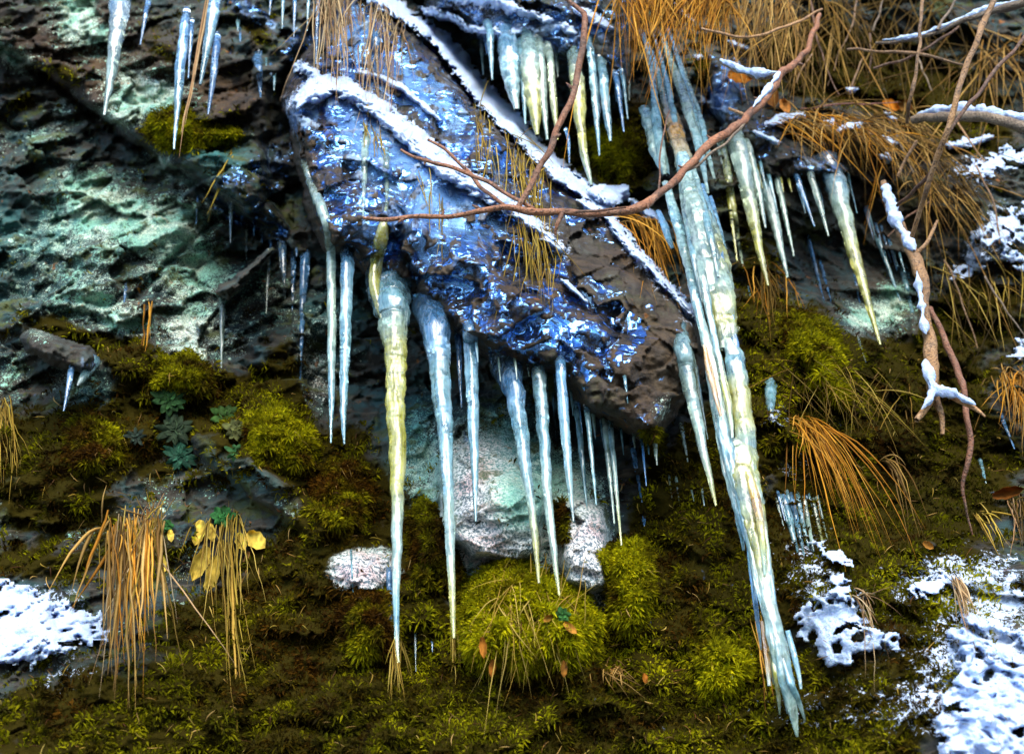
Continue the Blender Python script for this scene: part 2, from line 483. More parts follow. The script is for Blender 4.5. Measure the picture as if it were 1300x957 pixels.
WETB = [(345, 210, 40, 70, 10, .9), (300, 250, 70, 40, 35, .9), (330, 280, 60, 20, 30, .8), (320, 15, 60, 20, 30, 1), (400, 40, 30, 50, 0, .8), (370, 70, 30, 20, 0, .8), (60, 320, 120, 80, 0, .35), (920, 110, 40, 50, 30, 1), (300, 610, 100, 20, 38, .4), (690, 40, 120, 50, 0, .8),
        (1040, 215, 60, 20, 20, .7), (890, 720, 40, 70, 0, .3)]
SNOWB = [(1240, 215, 50, 26, 0, .55), (1270, 290, 50, 40, 0, .55), (1235, 330, 30, 20, 0, .5), (1060, 770, 70, 45, 35, .55), (1020, 690, 50, 50, 60, .4), (1170, 730, 60, 40, 0, .5), (1260, 740, 60, 50, 0, .6), (1250, 830, 90, 60, 0, .8),
         (1180, 900, 140, 50, 0, .5), (60, 780, 70, 45, 0, .7), (70, 860, 60, 40, 0, .35), (985, 530, 22, 30, 40, .5), (1015, 590, 30, 40, 60, .45), (1000, 900, 80, 40, 0, .3), (1110, 110, 60, 20, 0, .25), (900, 40, 40, 30, 0, .25)]



def base_D(px, py):
    q = np.clip(py, -900, 1600)
    D = 1.80 + .15 * (478 - q) / 478
    D += .20 * smooth(880, 1250, px) * smooth(760, 420, py)
    D -= .14 * smooth(650, 950, py) * smooth(930, 1250, px)
    D -= .12 * smooth(620, 950, py) * smooth(420, 0, px)
    return D


def cliff_D(px, py):
    D = base_D(px, py)
    p0 = P(px, py, D)
    n_lo = fbm(p0 * 3.1, 4); n_e = fbm(p0 * 11, 4, seed=5.0)
    D = D + .035 * n_lo
    sd = sdpoly(px, py, UL) + 9 * n_e
    D -= .11 * smooth(-5, 16, sd)
    # hollows (+) and bulges (-)
    D += blobs(px, py, [(470, 440, 90, 120, 0, .07), (660, 510, 120, 40, 15, .03), (1070, 330, 110, 110, 20, .16), (705, 150, 120, 75, 20, .12),
                        (1200, 600, 110, 55, 0, .12), (300, 330, 60, 60, 0, .05), (20, 470, 60, 50, 0, .06), (1180, 60, 150, 60, 0, .10)])
    D -= blobs(px, py, [(640, 640, 70, 80, 0, .06), (742, 700, 36, 52, 0, .05), (462, 722, 40, 30, 0, .04), (100, 590, 130, 60, 0, .05),
                        (1040, 440, 60, 55, 30, .09), (340, 570, 70, 70, 40, .05), (1060, 760, 80, 60, 30, .08), (990, 560, 40, 60, 60, .05),
                        (1240, 280, 90, 60, 0, .08), (1060, 165, 90, 30, 10, .10), (860, 700, 50, 120, 0, .03)])
    # diagonal rock rib with a shadowed lower edge
    rib = sdpoly(px, py, [(205, 500), (262, 535), (330, 585), (400, 632), (440, 665), (400, 690), (330, 640), (260, 590), (215, 545)]) + 6 * n_e
    D -= .05 * smooth(-4, 12, rib)
    rib = sdpoly(px, py, [(250, 180), (310, 205), (330, 250), (300, 262), (255, 232), (230, 200)]) + 5 * n_e
    D -= .03 * smooth(-3, 8, rib)
    # pale block under the overhang
    blk = sdpoly(px, py, [(556, 540), (600, 505), (700, 515), (700, 640), (682, 704), (650, 720), (600, 712), (556, 668)]) + 7 * n_e
    D -= .075 * smooth(-3, 12, blk)
    blk = sdpoly(px, py, [(708, 640), (740, 628), (772, 640), (776, 745), (748, 758), (714, 742)]) + 6 * n_e
    D -= .055 * smooth(-3, 12, blk)
    for ln, wdt, dep in (([(0, 62), (60, 98), (130, 158), (200, 208), (262, 240), (330, 300)], 5, .05), ([(0, 118), (45, 108), (60, 98)], 4, .03),
                         ([(170, 380), (235, 312), (300, 262)], 5, .03), ([(285, 385), (345, 322)], 5, -.05), ([(0, 150), (20, 165), (60, 150)], 4, .02)):
        D += dep * np.exp(-((sdline(px, py, ln) + 3 * n_e) / wdt) ** 2)
    s = (-.6 * px + .8 * py) / 60 + 1.3 * n_lo + .6 * n_e
    fr = s - np.floor(s)
    D += .013 * (smooth(0, .82, fr) - smooth(.82, 1, fr)) * (1 - .7 * smooth(420, 640, py))
    f1, e1 = facets(p0 * np.array([7, 7, 9.]) + .15 * n_e[..., None]); f2, e2 = facets(p0 * np.array([19, 19, 25.]) + 9.1)
    rockw = 1 - .55 * smooth(430, 620, py)
    D += rockw * (.062 * f1 + .020 * f2) - .006 * np.exp(-(e2 / .06) ** 2)
    mz = np.clip(blobs(px, py, MOSSB), 0, 1)
    D -= mz * (.055 * np.abs(perlin(p0 * 9 + .3 * n_e[..., None])) + .022 * np.abs(perlin(p0 * 24 + 3.3)))
    D += .007 * n_e + .003 * fbm(p0 * 60, 3)
    return D


CD = cliff_D(GX, GY)
FRONT = CD.copy()


def gridval(A, px, py):
    px = np.asarray(px, float); py = np.asarray(py, float)
    i = np.clip(np.searchsorted(XS, px) - 1, 0, len(XS) - 2); j = np.clip(np.searchsorted(YS, py) - 1, 0, len(YS) - 2)
    u = np.clip((px - XS[i]) / (XS[i + 1] - XS[i]), 0, 1); v = np.clip((py - YS[j]) / (YS[j + 1] - YS[j]), 0, 1)
    return (A[j, i] * (1 - u) + A[j, i + 1] * u) * (1 - v) + (A[j + 1, i] * (1 - u) + A[j + 1, i + 1] * u) * v


def front(px, py):
    return gridval(FRONT, px, py)


def grid_faces(mask):
    idx = -np.ones(mask.shape, np.int64); idx[mask] = np.arange(mask.sum())
    a, b, c, d = idx[:-1, :-1], idx[:-1, 1:], idx[1:, 1:], idx[1:, :-1]
    ok = (a >= 0) & (b >= 0) & (c >= 0) & (d >= 0)
    return np.stack([d[ok], c[ok], b[ok], a[ok]], -1)


def surface_attrs(px, py, P3):
    n1 = fbm(P3 * 6, 3, seed=31.0); n2 = fbm(P3 * 14, 3, seed=71.0)
    lich_cap = np.where(np.asarray(px) < 540, .84, 1.3)
    off = smooth(0, 120, np.maximum(np.maximum(-px, px - W0), np.maximum(-py, py - H0)))
    a = {'lichen': np.clip(.95 * blobs(px, py, LICHEN) + .25 * n2 + .15 * smooth(380, 200, px), 0, np.where(blobs(px, py, [(462, 725, 70, 50, 0, 1)]) > .3, 1.3, lich_cap)) * (1 - .6 * off), 'white': np.clip(blobs(px, py, WHITE), 0, 1), 'teal': np.clip(blobs(px, py, TEAL), 0, 1),
         'moss': np.clip(blobs(px, py, MOSSB) * (1 - off) + off * (.5 + n1) - 1.1 * blobs(px, py, LICHEN) + .25 * n2, 0, 1.2),
         'brown': np.clip(blobs(px, py, BROWN) + .25 * n1, 0, 1), 'wet': np.clip(blobs(px, py, WETB), 0, 1), 'snow': np.clip(blobs(px, py, SNOWB), 0, 1.2),
         'ice': np.clip(blobs(px, py, [(345, 200, 22, 50, 20, .5), (320, 15, 60, 16, 30, .6), (400, 40, 25, 50, 0, .6), (920, 110, 30, 50, 30, .9)]), 0, 1)}
    return a


PC = P(GX, GY, CD)
AT = surface_attrs(GX, GY, PC)
allm = np.ones(GX.shape, bool)
obj('cliff', PC.reshape(-1, 3), grid_faces(allm), ROCK, {k: v.ravel() for k, v in AT.items()},
    label='dark mossy rock face crusted with pale green lichen behind the icicles', cat='cliff', kind='structure', origin=np.zeros(3))

# ground at the foot of the cliff
gs = 60.0; gn = 60
gx, gy = np.meshgrid(np.linspace(-gs, gs, gn), np.linspace(-gs * 2 + 2.2, 2.2, gn))
gv = np.stack([gx, gy, np.zeros_like(gx)], -1)
gv[..., 2] += .10 * fbm(gv * .8, 3) * smooth(1, 4, np.hypot(gx, gy))
obj('ground', gv.reshape(-1, 3), grid_faces(np.ones(gx.shape, bool))[:, ::-1], ground_material(), label='snow dusted ground at the foot of the cliff', cat='ground', kind='structure', origin=np.zeros(3))


# ------------------------------------------------------------------ patches standing out of the cliff
def patch(poly, Dfun, rim, jit=4.0, step=2.0, nscale=18.0, embed=.03, seed=0.0, edge_pow=.5, update=True, holes=0.):
    """front of a body whose outline is poly; its rim runs back into what lies behind"""
    pa = np.array(poly, float); m = 8
    x = np.arange(pa[:, 0].min() - m, pa[:, 0].max() + m, step); y = np.arange(pa[:, 1].min() - m, pa[:, 1].max() + m, step)
    gx, gy = np.meshgrid(x, y); back = front(gx, gy)
    n = fbm(P(gx, gy, back) * nscale, 4, seed=seed)
    sd = sdpoly(gx, gy, poly) + jit * n
    if holes:
        n2_ = fbm(P(gx, gy, back) * 30, 3, seed=seed + 40)
        sd = np.minimum(sd, (holes - n2_) * 40)
    mask = sd > -.5
    mask = one_piece(mask, sd)
    t = np.clip(sd / rim, 0, 1); prof = (1 - (1 - t) ** 2) ** edge_pow
    Df = Dfun(gx, gy, np.maximum(sd, 0))
    D = np.where(Df < back, back + embed + (Df - back - embed) * prof, back + embed)
    if update:
        nf = np.full(FRONT.shape, 1e9)
        i0, i1 = np.searchsorted(XS, [x[0], x[-1]]); j0, j1 = np.searchsorted(YS, [y[0], y[-1]])
        sx, sy = np.meshgrid(XS[i0:i1], YS[j0:j1])
        ii = np.clip(np.round((sx - x[0]) / step).astype(int), 0, len(x) - 1); jj = np.clip(np.round((sy - y[0]) / step).astype(int), 0, len(y) - 1)
        FRONT[j0:j1, i0:i1] = np.minimum(FRONT[j0:j1, i0:i1], np.where(mask[jj, ii], D[jj, ii], 1e9))
    V = P(gx, gy, D)
    return gx, gy, D, V, mask, sd


def one_piece(mask, sd):
    q = mask[:-1, :-1] & mask[1:, :-1] & mask[:-1, 1:] & mask[1:, 1:]      # whole quads only
    k = np.unravel_index(np.argmax(np.where(q, sd[:-1, :-1], -9e9)), q.shape)
    cur = np.zeros_like(q); cur[k] = True; cnt = 1
    while True:
        for _ in range(12):
            n = cur.copy(); n[1:] |= cur[:-1]; n[:-1] |= cur[1:]; n[:, 1:] |= cur[:, :-1]; n[:, :-1] |= cur[:, 1:]; cur = n & q
        if cur.sum() == cnt:
            break
        cnt = cur.sum()
    out = np.zeros_like(mask); out[:-1, :-1] |= cur; out[1:, :-1] |= cur; out[:-1, 1:] |= cur; out[1:, 1:] |= cur
    return out


RIDGE_A = [(370, 130), (395, 108), (440, 112), (490, 140), (545, 185), (600, 230), (660, 268), (715, 318)]
RIDGE_B = [(470, -5), (505, 8), (545, 46), (600, 105), (640, 145), (690, 200), (750, 240), (800, 312), (880, 400)]


def rock_thing(name, poly, Dfun, rim, label, cat, wetlist, icelist, brown, snowlist=(), lichen=(), wet0=.9, step=1.8, **kw):
    gx, gy, D, V, mask, sd = patch(poly, Dfun, rim, step=step, **kw)
    n2 = fbm(V * 9, 3, seed=11.)
    at = {'wet': np.clip(wet0 + blobs(gx, gy, wetlist) + .2 * n2, 0, 1), 'ice': np.clip(blobs(gx, gy, icelist), 0, 1), 'brown': np.clip(brown + .3 * n2, 0, 1),
          'snow': np.clip(blobs(gx, gy, snowlist), 0, 1.2), 'lichen': np.clip(blobs(gx, gy, lichen), 0, 1), 'white': np.zeros_like(gx), 'teal': np.zeros_like(gx), 'moss': np.zeros_like(gx)}
    for rdg, si in ((RIDGE_A, 1), (RIDGE_B, -1)):
        if name in ('overhanging_rock', 'rock_ledge'):
            d_ = sdline(gx, gy, rdg)
            at['snow'] = np.maximum(at['snow'], .62 * np.exp(-(d_ / 17) ** 2))
            if name == 'overhanging_rock' and si > 0:
                at['ice'] = np.clip(at['ice'] + .75 * np.exp(-((d_ - 20) / 22) ** 2) * smooth(640, 560, gx), 0, 1)
    return obj(name, V[mask], grid_faces(mask), ROCK, {k: v[mask] for k, v in at.items()}, label=label, cat=cat)


def rocky(Dc, slope=0.0, a1=.05, a2=.014, sx=0.0, x0=600, y0=300, a3=.006, chunk=1.0):
    def f(gx, gy, sd):
        D = Dc + slope * (y0 - gy) / 100 + sx * (gx - x0) / 100
        p = P(gx, gy, D); n = fbm(p * 10, 4, seed=3.)
        f1, e1 = facets(p * np.array([8, 8, 8.]) * chunk + .2 * n[..., None] + 3.3); f2, e2 = facets(p * np.array([22, 22, 18.]) + 7.7 + .3 * n[..., None])
        run = fbm(p * np.array([42, 42, 14.]), 3, seed=2.)
        return D + a1 * f1 + a2 * f2 + .012 * n + a3 * run + .003 * fbm(p * 70, 2) - .05 * smooth(0, 120, sd)
    return f


rock_thing('rock_shelf', [(500, -80), (840, -80), (812, 10), (800, 60), (806, 112), (786, 118), (770, 100), (745, 86), (720, 78), (690, 66), (660, 60), (630, 54), (600, 48), (575, 30), (540, 12)],
           rocky(1.76, .02, a1=.04, y0=40), 26, 'blue icy rock shelf streaked with snow above the ice curtain', 'rock shelf', [], [(680, 40, 120, 40, 0, .8)], .3,
           [(640, 30, 60, 12, 12, .45), (600, 5, 80, 14, 0, .5), (740, 10, 60, 14, 30, .4), (690, 45, 60, 10, 10, .3)])
rock_thing('rock_shelf', [(893, 62), (930, 72), (962, 128), (1000, 176), (1050, 196), (1082, 214), (1062, 238), (1030, 228), (1000, 229), (972, 227), (945, 190), (915, 176), (898, 130)],
           rocky(1.86, 0, a1=.03, y0=150), 18, 'narrow ice glazed rock shelf on the darker slope under dry grass', 'rock shelf', [], [(920, 120, 30, 50, 30, .9), (1050, 212, 40, 16, 10, .6)], .4)
LEDGE = rock_thing('rock_ledge', [(352, 128), (366, 96), (392, 60), (420, 20), (432, -60), (476, -40), (500, 8), (548, 56), (612, 132), (692, 204), (766, 262), (835, 335), (888, 405), (886, 455), (820, 480), (700, 430), (500, 320), (395, 215)],
           rocky(1.645, .015, a1=.05, y0=200), 22, 'blue ice glazed rock ledge behind, hung with dry roots', 'rock ledge', [(800, 370, 60, 60, 40, -.5)], [(560, 140, 90, 60, 40, .55), (450, 60, 50, 80, 0, .6), (640, 240, 60, 60, 0, .4)], .75)
SLAB = rock_thing('overhanging_rock', [(362, 140), (372, 118), (400, 106), (450, 116), (490, 142), (545, 188), (600, 230), (660, 268), (720, 318), (790, 334), (850, 388), (886, 408), (899, 440), (895, 476), (876, 500), (858, 530),
                                (836, 566), (812, 560), (795, 548), (770, 540), (735, 522), (705, 476), (660, 466), (620, 458), (577, 428), (547, 402), (517, 372), (470, 360), (442, 328), (410, 320), (388, 272), (376, 215)],
           rocky(1.545, .012, a1=.055, a2=.018, sx=.012, x0=480), 24, 'big dark wet overhanging rock glittering blue with icicles along its lip', 'rock',
           [(800, 500, 60, 50, 30, -.35), (740, 330, 50, 40, 40, -.6), (380, 200, 15, 50, 0, -.4), (840, 440, 40, 60, 0, -.3)], [(470, 190, 60, 60, 30, .75), (560, 250, 60, 50, 30, .5), (500, 290, 60, 50, 0, .45), (620, 330, 70, 40, 10, .35)], .85,
           lichen=[(840, 520, 14, 26, 20, .5), (372, 225, 8, 40, 0, .3), (825, 570, 10, 10, 0, .6)])
def skin(parent, poly, milk, rad=11, lift=.003):
    def Df(gx, gy, sd):
        b = front(gx, gy); a = b.copy(); k_ = 1
        for rr_ in (rad * .35, rad * .7, rad):
            for q_ in range(8):
                a = a + front(gx + rr_ * math.cos(q_ * .785 + rr_), gy + rr_ * math.sin(q_ * .785 + rr_)); k_ += 1
        return np.where(np.abs(a / k_ - b) < .05, a / k_, b) - lift
    gx, gy, D, V, mask, sd = patch(poly, Df, 5, jit=14, step=2.0, embed=.004, nscale=26, seed=8., update=False)
    return obj('ice_glaze', V[mask], grid_faces(mask), GLAZE, {'milk': np.clip(blobs(gx, gy, milk), 0, 1)[mask]}, parent=parent)


skin(LEDGE, [(400, 90), (430, 10), (470, 0), (520, 40), (570, 95), (620, 150), (680, 205), (740, 262), (770, 300), (740, 300), (700, 270), (640, 235), (580, 190), (520, 145), (450, 105)], [(540, 120, 90, 60, 40, .9), (460, 50, 50, 60, 0, .8)])
skin(SLAB, [(378, 140), (420, 118), (470, 140), (540, 190), (600, 235), (660, 275), (720, 330), (790, 370), (820, 420), (790, 470), (740, 500), (700, 460), (650, 452), (600, 436), (560, 395), (520, 358), (470, 348), (430, 312), (404, 262)],
     [(470, 180, 70, 50, 30, .9), (560, 250, 80, 40, 36, .8), (540, 310, 40, 70, 0, .7), (640, 300, 50, 40, 30, .5)])
rock_thing('jutting_rock', [(22, 428), (38, 414), (60, 418), (84, 430), (112, 440), (128, 458), (118, 478), (92, 474), (62, 462), (34, 450)],
           rocky(1.62, 0, a1=.02, y0=440, x0=70), 12, 'small knob of rock jutting out of moss with a short icicle', 'rock', [(110, 460, 20, 20, 0, .2)], [(110, 462, 20, 16, 0, .6)], .3, lichen=[(50, 425, 26, 12, 20, .45)], wet0=.35)
rock_thing('rock_rib', [(268, 372), (290, 380), (308, 366), (330, 340), (352, 318), (346, 312), (318, 334), (296, 352), (276, 360)],
           rocky(1.70, 0, a1=.01, y0=350, x0=310), 8, 'thin slanting rock rib under the lichen slab, dripping an icicle', 'rock', [], [], .15, wet0=.1)

# ------------------------------------------------------------------ moss
MC_DARK, MC_BRN, MC_OLV, MC_GRN, MC_YEL = [np.array(c) for c in ((.022, .020, .005), (.130, .055, .004), (.150, .136, .003), (.27, .30, .005), (.78, .68, .006))]
GREENB = [(235, 165, 60, 30, 10, .9), (345, 550, 60, 40, 20, .6), (220, 470, 60, 30, 20, .35), (670, 780, 90, 70, 0, 1.5), (800, 720, 50, 70, 0, .45), (1020, 470, 60, 60, 40, .7), (750, 190, 60, 40, 0, .9), (1000, 540, 60, 60, 20, .3), (75, 92, 40, 14, 20, 1.0), (560, 850, 80, 40, 0, .3), (470, 820, 50, 30, 0, .45),
          (360, 600, 50, 30, 0, .4), (905, 650, 20, 60, 0, .5), (1120, 520, 90, 50, 0, .35), (840, 830, 80, 50, 0, .5), (940, 850, 40, 40, 0, .8), (130, 590, 60, 40, 0, .3)]
BROWNB = [(430, 620, 50, 50, 0, .9), (110, 560, 90, 50, 0, .4), (520, 720, 50, 70, 0, .6), (480, 760, 60, 40, 0, .7), (880, 700, 50, 90, 0, .6), (1080, 590, 120, 60, 0, .5), (340, 780, 100, 70, 0, .4), (1000, 360, 50, 60, 0, .6), (1150, 70, 150, 60, 0, .5)]


SHADEB = [(1180, 560, 130, 110, 0, .6), (880, 720, 50, 90, 0, .4), (420, 780, 60, 60, 0, .4), (60, 560, 60, 50, 0, .4), (300, 600, 60, 40, 0, .4), (560, 700, 30, 60, 0, .6), (1080, 60, 160, 60, 0, .9), (1220, 40, 120, 60, 0, .8), (1080, 320, 120, 80, 20, .9), (1200, 610, 120, 60, 10, .9), (940, 280, 40, 80, 0, .7), (1220, 430, 90, 60, 0, .7), (700, 170, 60, 60, 0, .5), (520, 780, 40, 60, 0, .5), (1130, 240, 60, 60, 0, .8), (400, 790, 60, 60, 0, .3)]  # shade painted into the moss colour, over hollows, slope and high brush


def moss_colour(px, py, P3):
    n = (fbm(P3 * 22, 4, seed=50.) + .7 * fbm(P3 * 7, 3, seed=15.))[..., None]; r = rng.random(np.shape(px))[..., None]
    g = np.clip(blobs(px, py, GREENB)[..., None] + .6 * n, 0, 1); b = np.clip(blobs(px, py, BROWNB)[..., None] - .6 * n, 0, 1)
    dk = smooth(-.55, .25, fbm(P3 * 5.5, 3, seed=91.))[..., None]
    c = MC_OLV * (.40 + .5 * r) * np.clip(1 + 1.1 * n, .12, 2) * (.30 + .85 * dk)
    c = c * (1 - b) + MC_BRN * (.4 + .9 * r) * b
    c = c * (1 - .8 * g) + .8 * g * (MC_GRN * (1 - r) + MC_YEL * r)
    c = c * (1 - .62 * np.clip(blobs(px, py, SHADEB), 0, 1))[..., None]
    dark = (rng.random(np.shape(px))[..., None] < .25 - .13 * np.clip(g, 0, 1))
    return np.clip(np.where(dark, c * .35, c), .002, .9)


def fuzz(base, nrm, col, length, width):
    """tiny curved leaflets, one triangle pair each"""
    n = len(base)
    d = nrm + .75 * rng.normal(size=(n, 3)) * .6 + np.array([0, 0, .25]); d /= np.linalg.norm(d, axis=1)[:, None]
    side = np.cross(d, rng.normal(size=(n, 3))); side /= np.linalg.norm(side, axis=1)[:, None] + 1e-9
    L = (length * (.5 + rng.random(n)))[:, None]; w = (width * (.6 + .8 * rng.random(n)))[:, None]
    v = np.stack([base - d * L * .3, base + d * L * .45 + side * w, base + d * L + np.array([0, 0, -.3]) * L, base + d * L * .45 - side * w], 1)
    f = np.arange(n * 4).reshape(n, 4)
    cc = np.repeat(col, 4, 0)
    return v.reshape(-1, 3), f, cc


def grid_normals(V):
    du = np.gradient(V, axis=1); dv = np.gradient(V, axis=0)
    n = np.cross(dv, du); n /= np.linalg.norm(n, axis=-1)[..., None] + 1e-12
    flip = (n * (CAM - V)).sum(-1) < 0
    n[flip] *= -1
    return n


NRM = grid_normals(PC)
N = 300000
mx = rng.uniform(-60, 1360, N); my = rng.uniform(-50, 1010, N)
mo = gridval(AT['moss'], mx, my); Dm = gridval(CD, mx, my)
clump = fbm(P(mx, my, Dm) * 30, 3, seed=9.)
keep = (mo + .85 * clump > .70 * (0.6 + .8 * rng.random(N))) & (front(mx, my) > Dm - .004)
mx, my, Dm = mx[keep], my[keep], Dm[keep]
clump = clump[keep]
nr = np.stack([gridval(NRM[..., k], mx, my) for k in range(3)], -1); nr /= np.linalg.norm(nr, axis=1)[:, None] + 1e-9
b = P(mx, my, Dm)
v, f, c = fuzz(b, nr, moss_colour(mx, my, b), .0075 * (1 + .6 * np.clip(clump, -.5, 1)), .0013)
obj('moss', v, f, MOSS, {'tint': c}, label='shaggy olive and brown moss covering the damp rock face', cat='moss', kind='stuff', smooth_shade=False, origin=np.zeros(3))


def cushion(poly, bulge, label, rim=40, dens=.75, length=.007, seed=0., group='moss cushions on the rock'):
    def Df(gx, gy, sd):
        b = front(gx, gy); n = fbm(P(gx, gy, b) * 16, 3, seed=seed + 4)
        base = base_patch(gx, gy, poly)
        t = np.clip(sd / rim, 0, 1)
        return np.minimum(b, base) - bulge * (1 - (1 - t) ** 2) * (1 + .35 * n) - .004 * fbm(P(gx, gy, b) * 70, 2)
    gx, gy, D, V, mask, sd = patch(poly, Df, 6, jit=7, step=2.2, embed=.01, seed=seed, nscale=24)
    nn = grid_normals(V)
    s = Soup(); Vm = V[mask]
    area = mask.sum() * 2.2 * 2.2; n = int(area * dens)
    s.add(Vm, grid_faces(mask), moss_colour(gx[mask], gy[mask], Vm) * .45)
    pick = rng.integers(0, len(Vm), n)
    jx = gx[mask][pick] + rng.uniform(-1.1, 1.1, n); jy = gy[mask][pick] + rng.uniform(-1.1, 1.1, n)
    bp = P(jx, jy, D[mask][pick]); cl = fbm(bp * 45, 2, seed=3)
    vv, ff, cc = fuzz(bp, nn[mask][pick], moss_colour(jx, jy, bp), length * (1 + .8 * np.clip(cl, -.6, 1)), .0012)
    s.add(vv, ff, cc)
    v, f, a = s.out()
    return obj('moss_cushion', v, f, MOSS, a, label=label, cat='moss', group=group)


def base_patch(gx, gy, poly):
    cx, cy = np.mean(np.array(poly), axis=0)
    return float(np.median(front(np.array([p[0] for p in poly]), np.array([p[1] for p in poly])))) + 0 * gx


cushion([(178, 172), (190, 146), (215, 134), (245, 140), (268, 158), (300, 164), (318, 172), (300, 184), (272, 182), (240, 196), (205, 190)], .045, 'rounded green moss cushion on the lichen slab behind a long icicle', 26, seed=1.)
cushion([(300, 548), (320, 520), (365, 512), (400, 540), (405, 580), (370, 600), (325, 590)], .05, 'smooth green moss cushion beside the small rosette plants', 34, seed=2.)
cushion([(575, 760), (610, 718), (660, 706), (700, 726), (745, 752), (770, 790), (760, 830), (720, 860), (650, 868), (595, 850), (575, 810)], .09, 'large bright green moss mound strewn with yellow strands below the icicles', 60, dens=.9, seed=3.)
cushion([(762, 700), (780, 682), (815, 680), (834, 716), (832, 770), (808, 806), (775, 790), (764, 745)], .05, 'tall dark green moss cushion beside the white lichen rock', 32, seed=4.)
cushion([(985, 408), (1010, 386), (1050, 402), (1078, 440), (1070, 472), (1040, 470), (1000, 448)], .06, 'brown green moss hump below the yellow tipped icicles', 34, seed=5.)
cushion([(1022, 440), (1048, 456), (1070, 490), (1080, 520), (1056, 512), (1030, 482)], .04, 'tongue of yellow green moss trailing down the slope', 16, length=.012, seed=6.)
cushion([(180, 470), (200, 448), (240, 446), (275, 470), (272, 500), (235, 508), (196, 498)], .03, 'low dull green moss pad over the rosette plants', 26, seed=7.)
cushion([(392, 610), (420, 580), (460, 590), (478, 630), (462, 672), (425, 680), (398, 650)], .05, 'rust brown moss cushion beside the thick yellow icicle', 34, seed=8.)
cushion([(700, 640), (718, 632), (728, 650), (724, 690), (708, 690), (700, 665)], .025, 'small brown moss tuft between the two pale rocks', 14, seed=9.)
cushion([(515, 650), (540, 628), (560, 650), (578, 700), (600, 726), (575, 758), (535, 745), (515, 700)], .045, 'ragged olive moss cushion beside the pale speckled rock', 28, seed=10.)
cushion([(425, 772), (450, 745), (490, 752), (510, 790), (500, 830), (455, 842), (425, 815)], .05, 'brown tipped moss cushion under the white lichen patch', 30, seed=11.)
cushion([(815, 548), (834, 540), (848, 558), (842, 578), (822, 580)], .03, 'tiny bright moss ball under the end of the overhang', 12, seed=12.)
cushion([(745, 165), (775, 160), (815, 178), (828, 215), (800, 236), (765, 222)], .05, 'yellow green moss clump frosted white behind the ice curtain', 26, length=.012, seed=13.)
cushion([(880, 78), (892, 68), (900, 80), (899, 104), (888, 112), (880, 98)], .03, 'small yellow moss tuft capped with snow by the grass', 10, seed=14.)
cushion([(78, 540), (110, 520), (150, 540), (160, 580), (120, 600), (80, 585)], .045, 'dark brown moss cushion below the rock knob', 30, seed=15.)
cushion([(880, 830), (910, 800), (950, 812), (955, 850), (940, 890), (895, 890)], .05, 'green moss cushion beside the foot of the ice cascade', 28, seed=16.)

# ------------------------------------------------------------------ snow
def snow_patch(poly, bulge, label, rim=14, jit=5., seed=0., group=None, lump=1.0, step=1.6, name='snow_patch', cat='snow', reach=14, holes=0.):
    def Df(gx, gy, sd):
        b0 = front(gx, gy); b = b0.copy()
        for rr_ in (reach * .5, reach):
            for a_ in range(8):
                b = np.minimum(b, front(gx + rr_ * math.cos(a_ * .785), gy + rr_ * math.sin(a_ * .785)))
        b = np.maximum(b, b0 - .25) * .8 + b0 * .2
        for _ in range(3):
            q_ = np.pad(b, 2, mode='edge'); b = sum(q_[i_:i_ + b.shape[0], j_:j_ + b.shape[1]] for i_ in range(5) for j_ in range(5)) / 25
        b = np.minimum(b, b0)
        t = np.clip(sd / rim, 0, 1)
        n = fbm(P(gx, gy, b0) * 34, 4, seed=seed + 2)
        # smooth over the relief underneath
        return b - .004 - bulge * (1 - (1 - t) ** 2) * (.75 + .5 * lump * n)
    gx, gy, D, V, mask, sd = patch(poly, Df, 5, jit=jit, step=step, embed=.006, seed=seed, nscale=40, holes=holes)
    return obj(name, V[mask], grid_faces(mask), SNOW, label=label, cat=cat, group=group)


snow_patch([(368, 82), (384, 75), (410, 92), (450, 102), (490, 129), (520, 154), (547, 172), (572, 198), (602, 221), (640, 243), (668, 260), (692, 286), (708, 308), (724, 324), (706, 322), (682, 302), (655, 279),
            (625, 260), (590, 243), (560, 228), (538, 208), (508, 180), (478, 154), (450, 132), (424, 120), (402, 132), (376, 138), (366, 128), (382, 110), (394, 98), (374, 92)], .035, 'long snow crest along the top edge of the big overhanging rock', 12, 5, 1., lump=.5)
snow_patch([(462, -14), (502, -10), (522, 14), (562, 36), (592, 66), (612, 96), (642, 126), (668, 150), (692, 184), (722, 209), (748, 228), (778, 240), (760, 247), (735, 240), (703, 228), (678, 208), (655, 184),
            (633, 163), (608, 138), (588, 112), (563, 78), (543, 53), (518, 37), (490, 18), (465, 6)], .035, 'long diagonal snow ridge on the ledge below the ice curtain', 15, 6, 2., lump=.5)
snow_patch([(684, 206), (722, 212), (752, 232), (772, 258), (790, 282), (812, 312), (842, 345), (868, 374), (890, 402), (886, 412), (862, 388), (838, 362), (806, 330), (780, 300), (762, 272), (735, 250), (700, 232)], .025, 'thinner snow crest running down to the tip of the overhang', 9, 4, 3., lump=.4)
snow_patch([(744, 240), (760, 232), (798, 236), (802, 250), (780, 264), (758, 258)], .035, 'plump snow cap beside the orange grass under the ridge', 10, 3, 4.)
snow_patch([(796, 250), (815, 254), (836, 272), (838, 284), (818, 276), (800, 264)], .02, 'small snow lump over the orange grass tuft', 7, 3, 5.)
snow_patch([(728, 254), (742, 250), (760, 262), (766, 276), (748, 270)], .02, 'oval snow blob beside the forked branch', 6, 2, 6.)
snow_patch([(452, 86), (480, 92), (515, 108), (545, 134), (566, 155), (558, 156), (536, 140), (510, 118), (478, 101), (452, 93)], .012, 'thin white snow line curving over the ledge face', 4, 2, 7.)
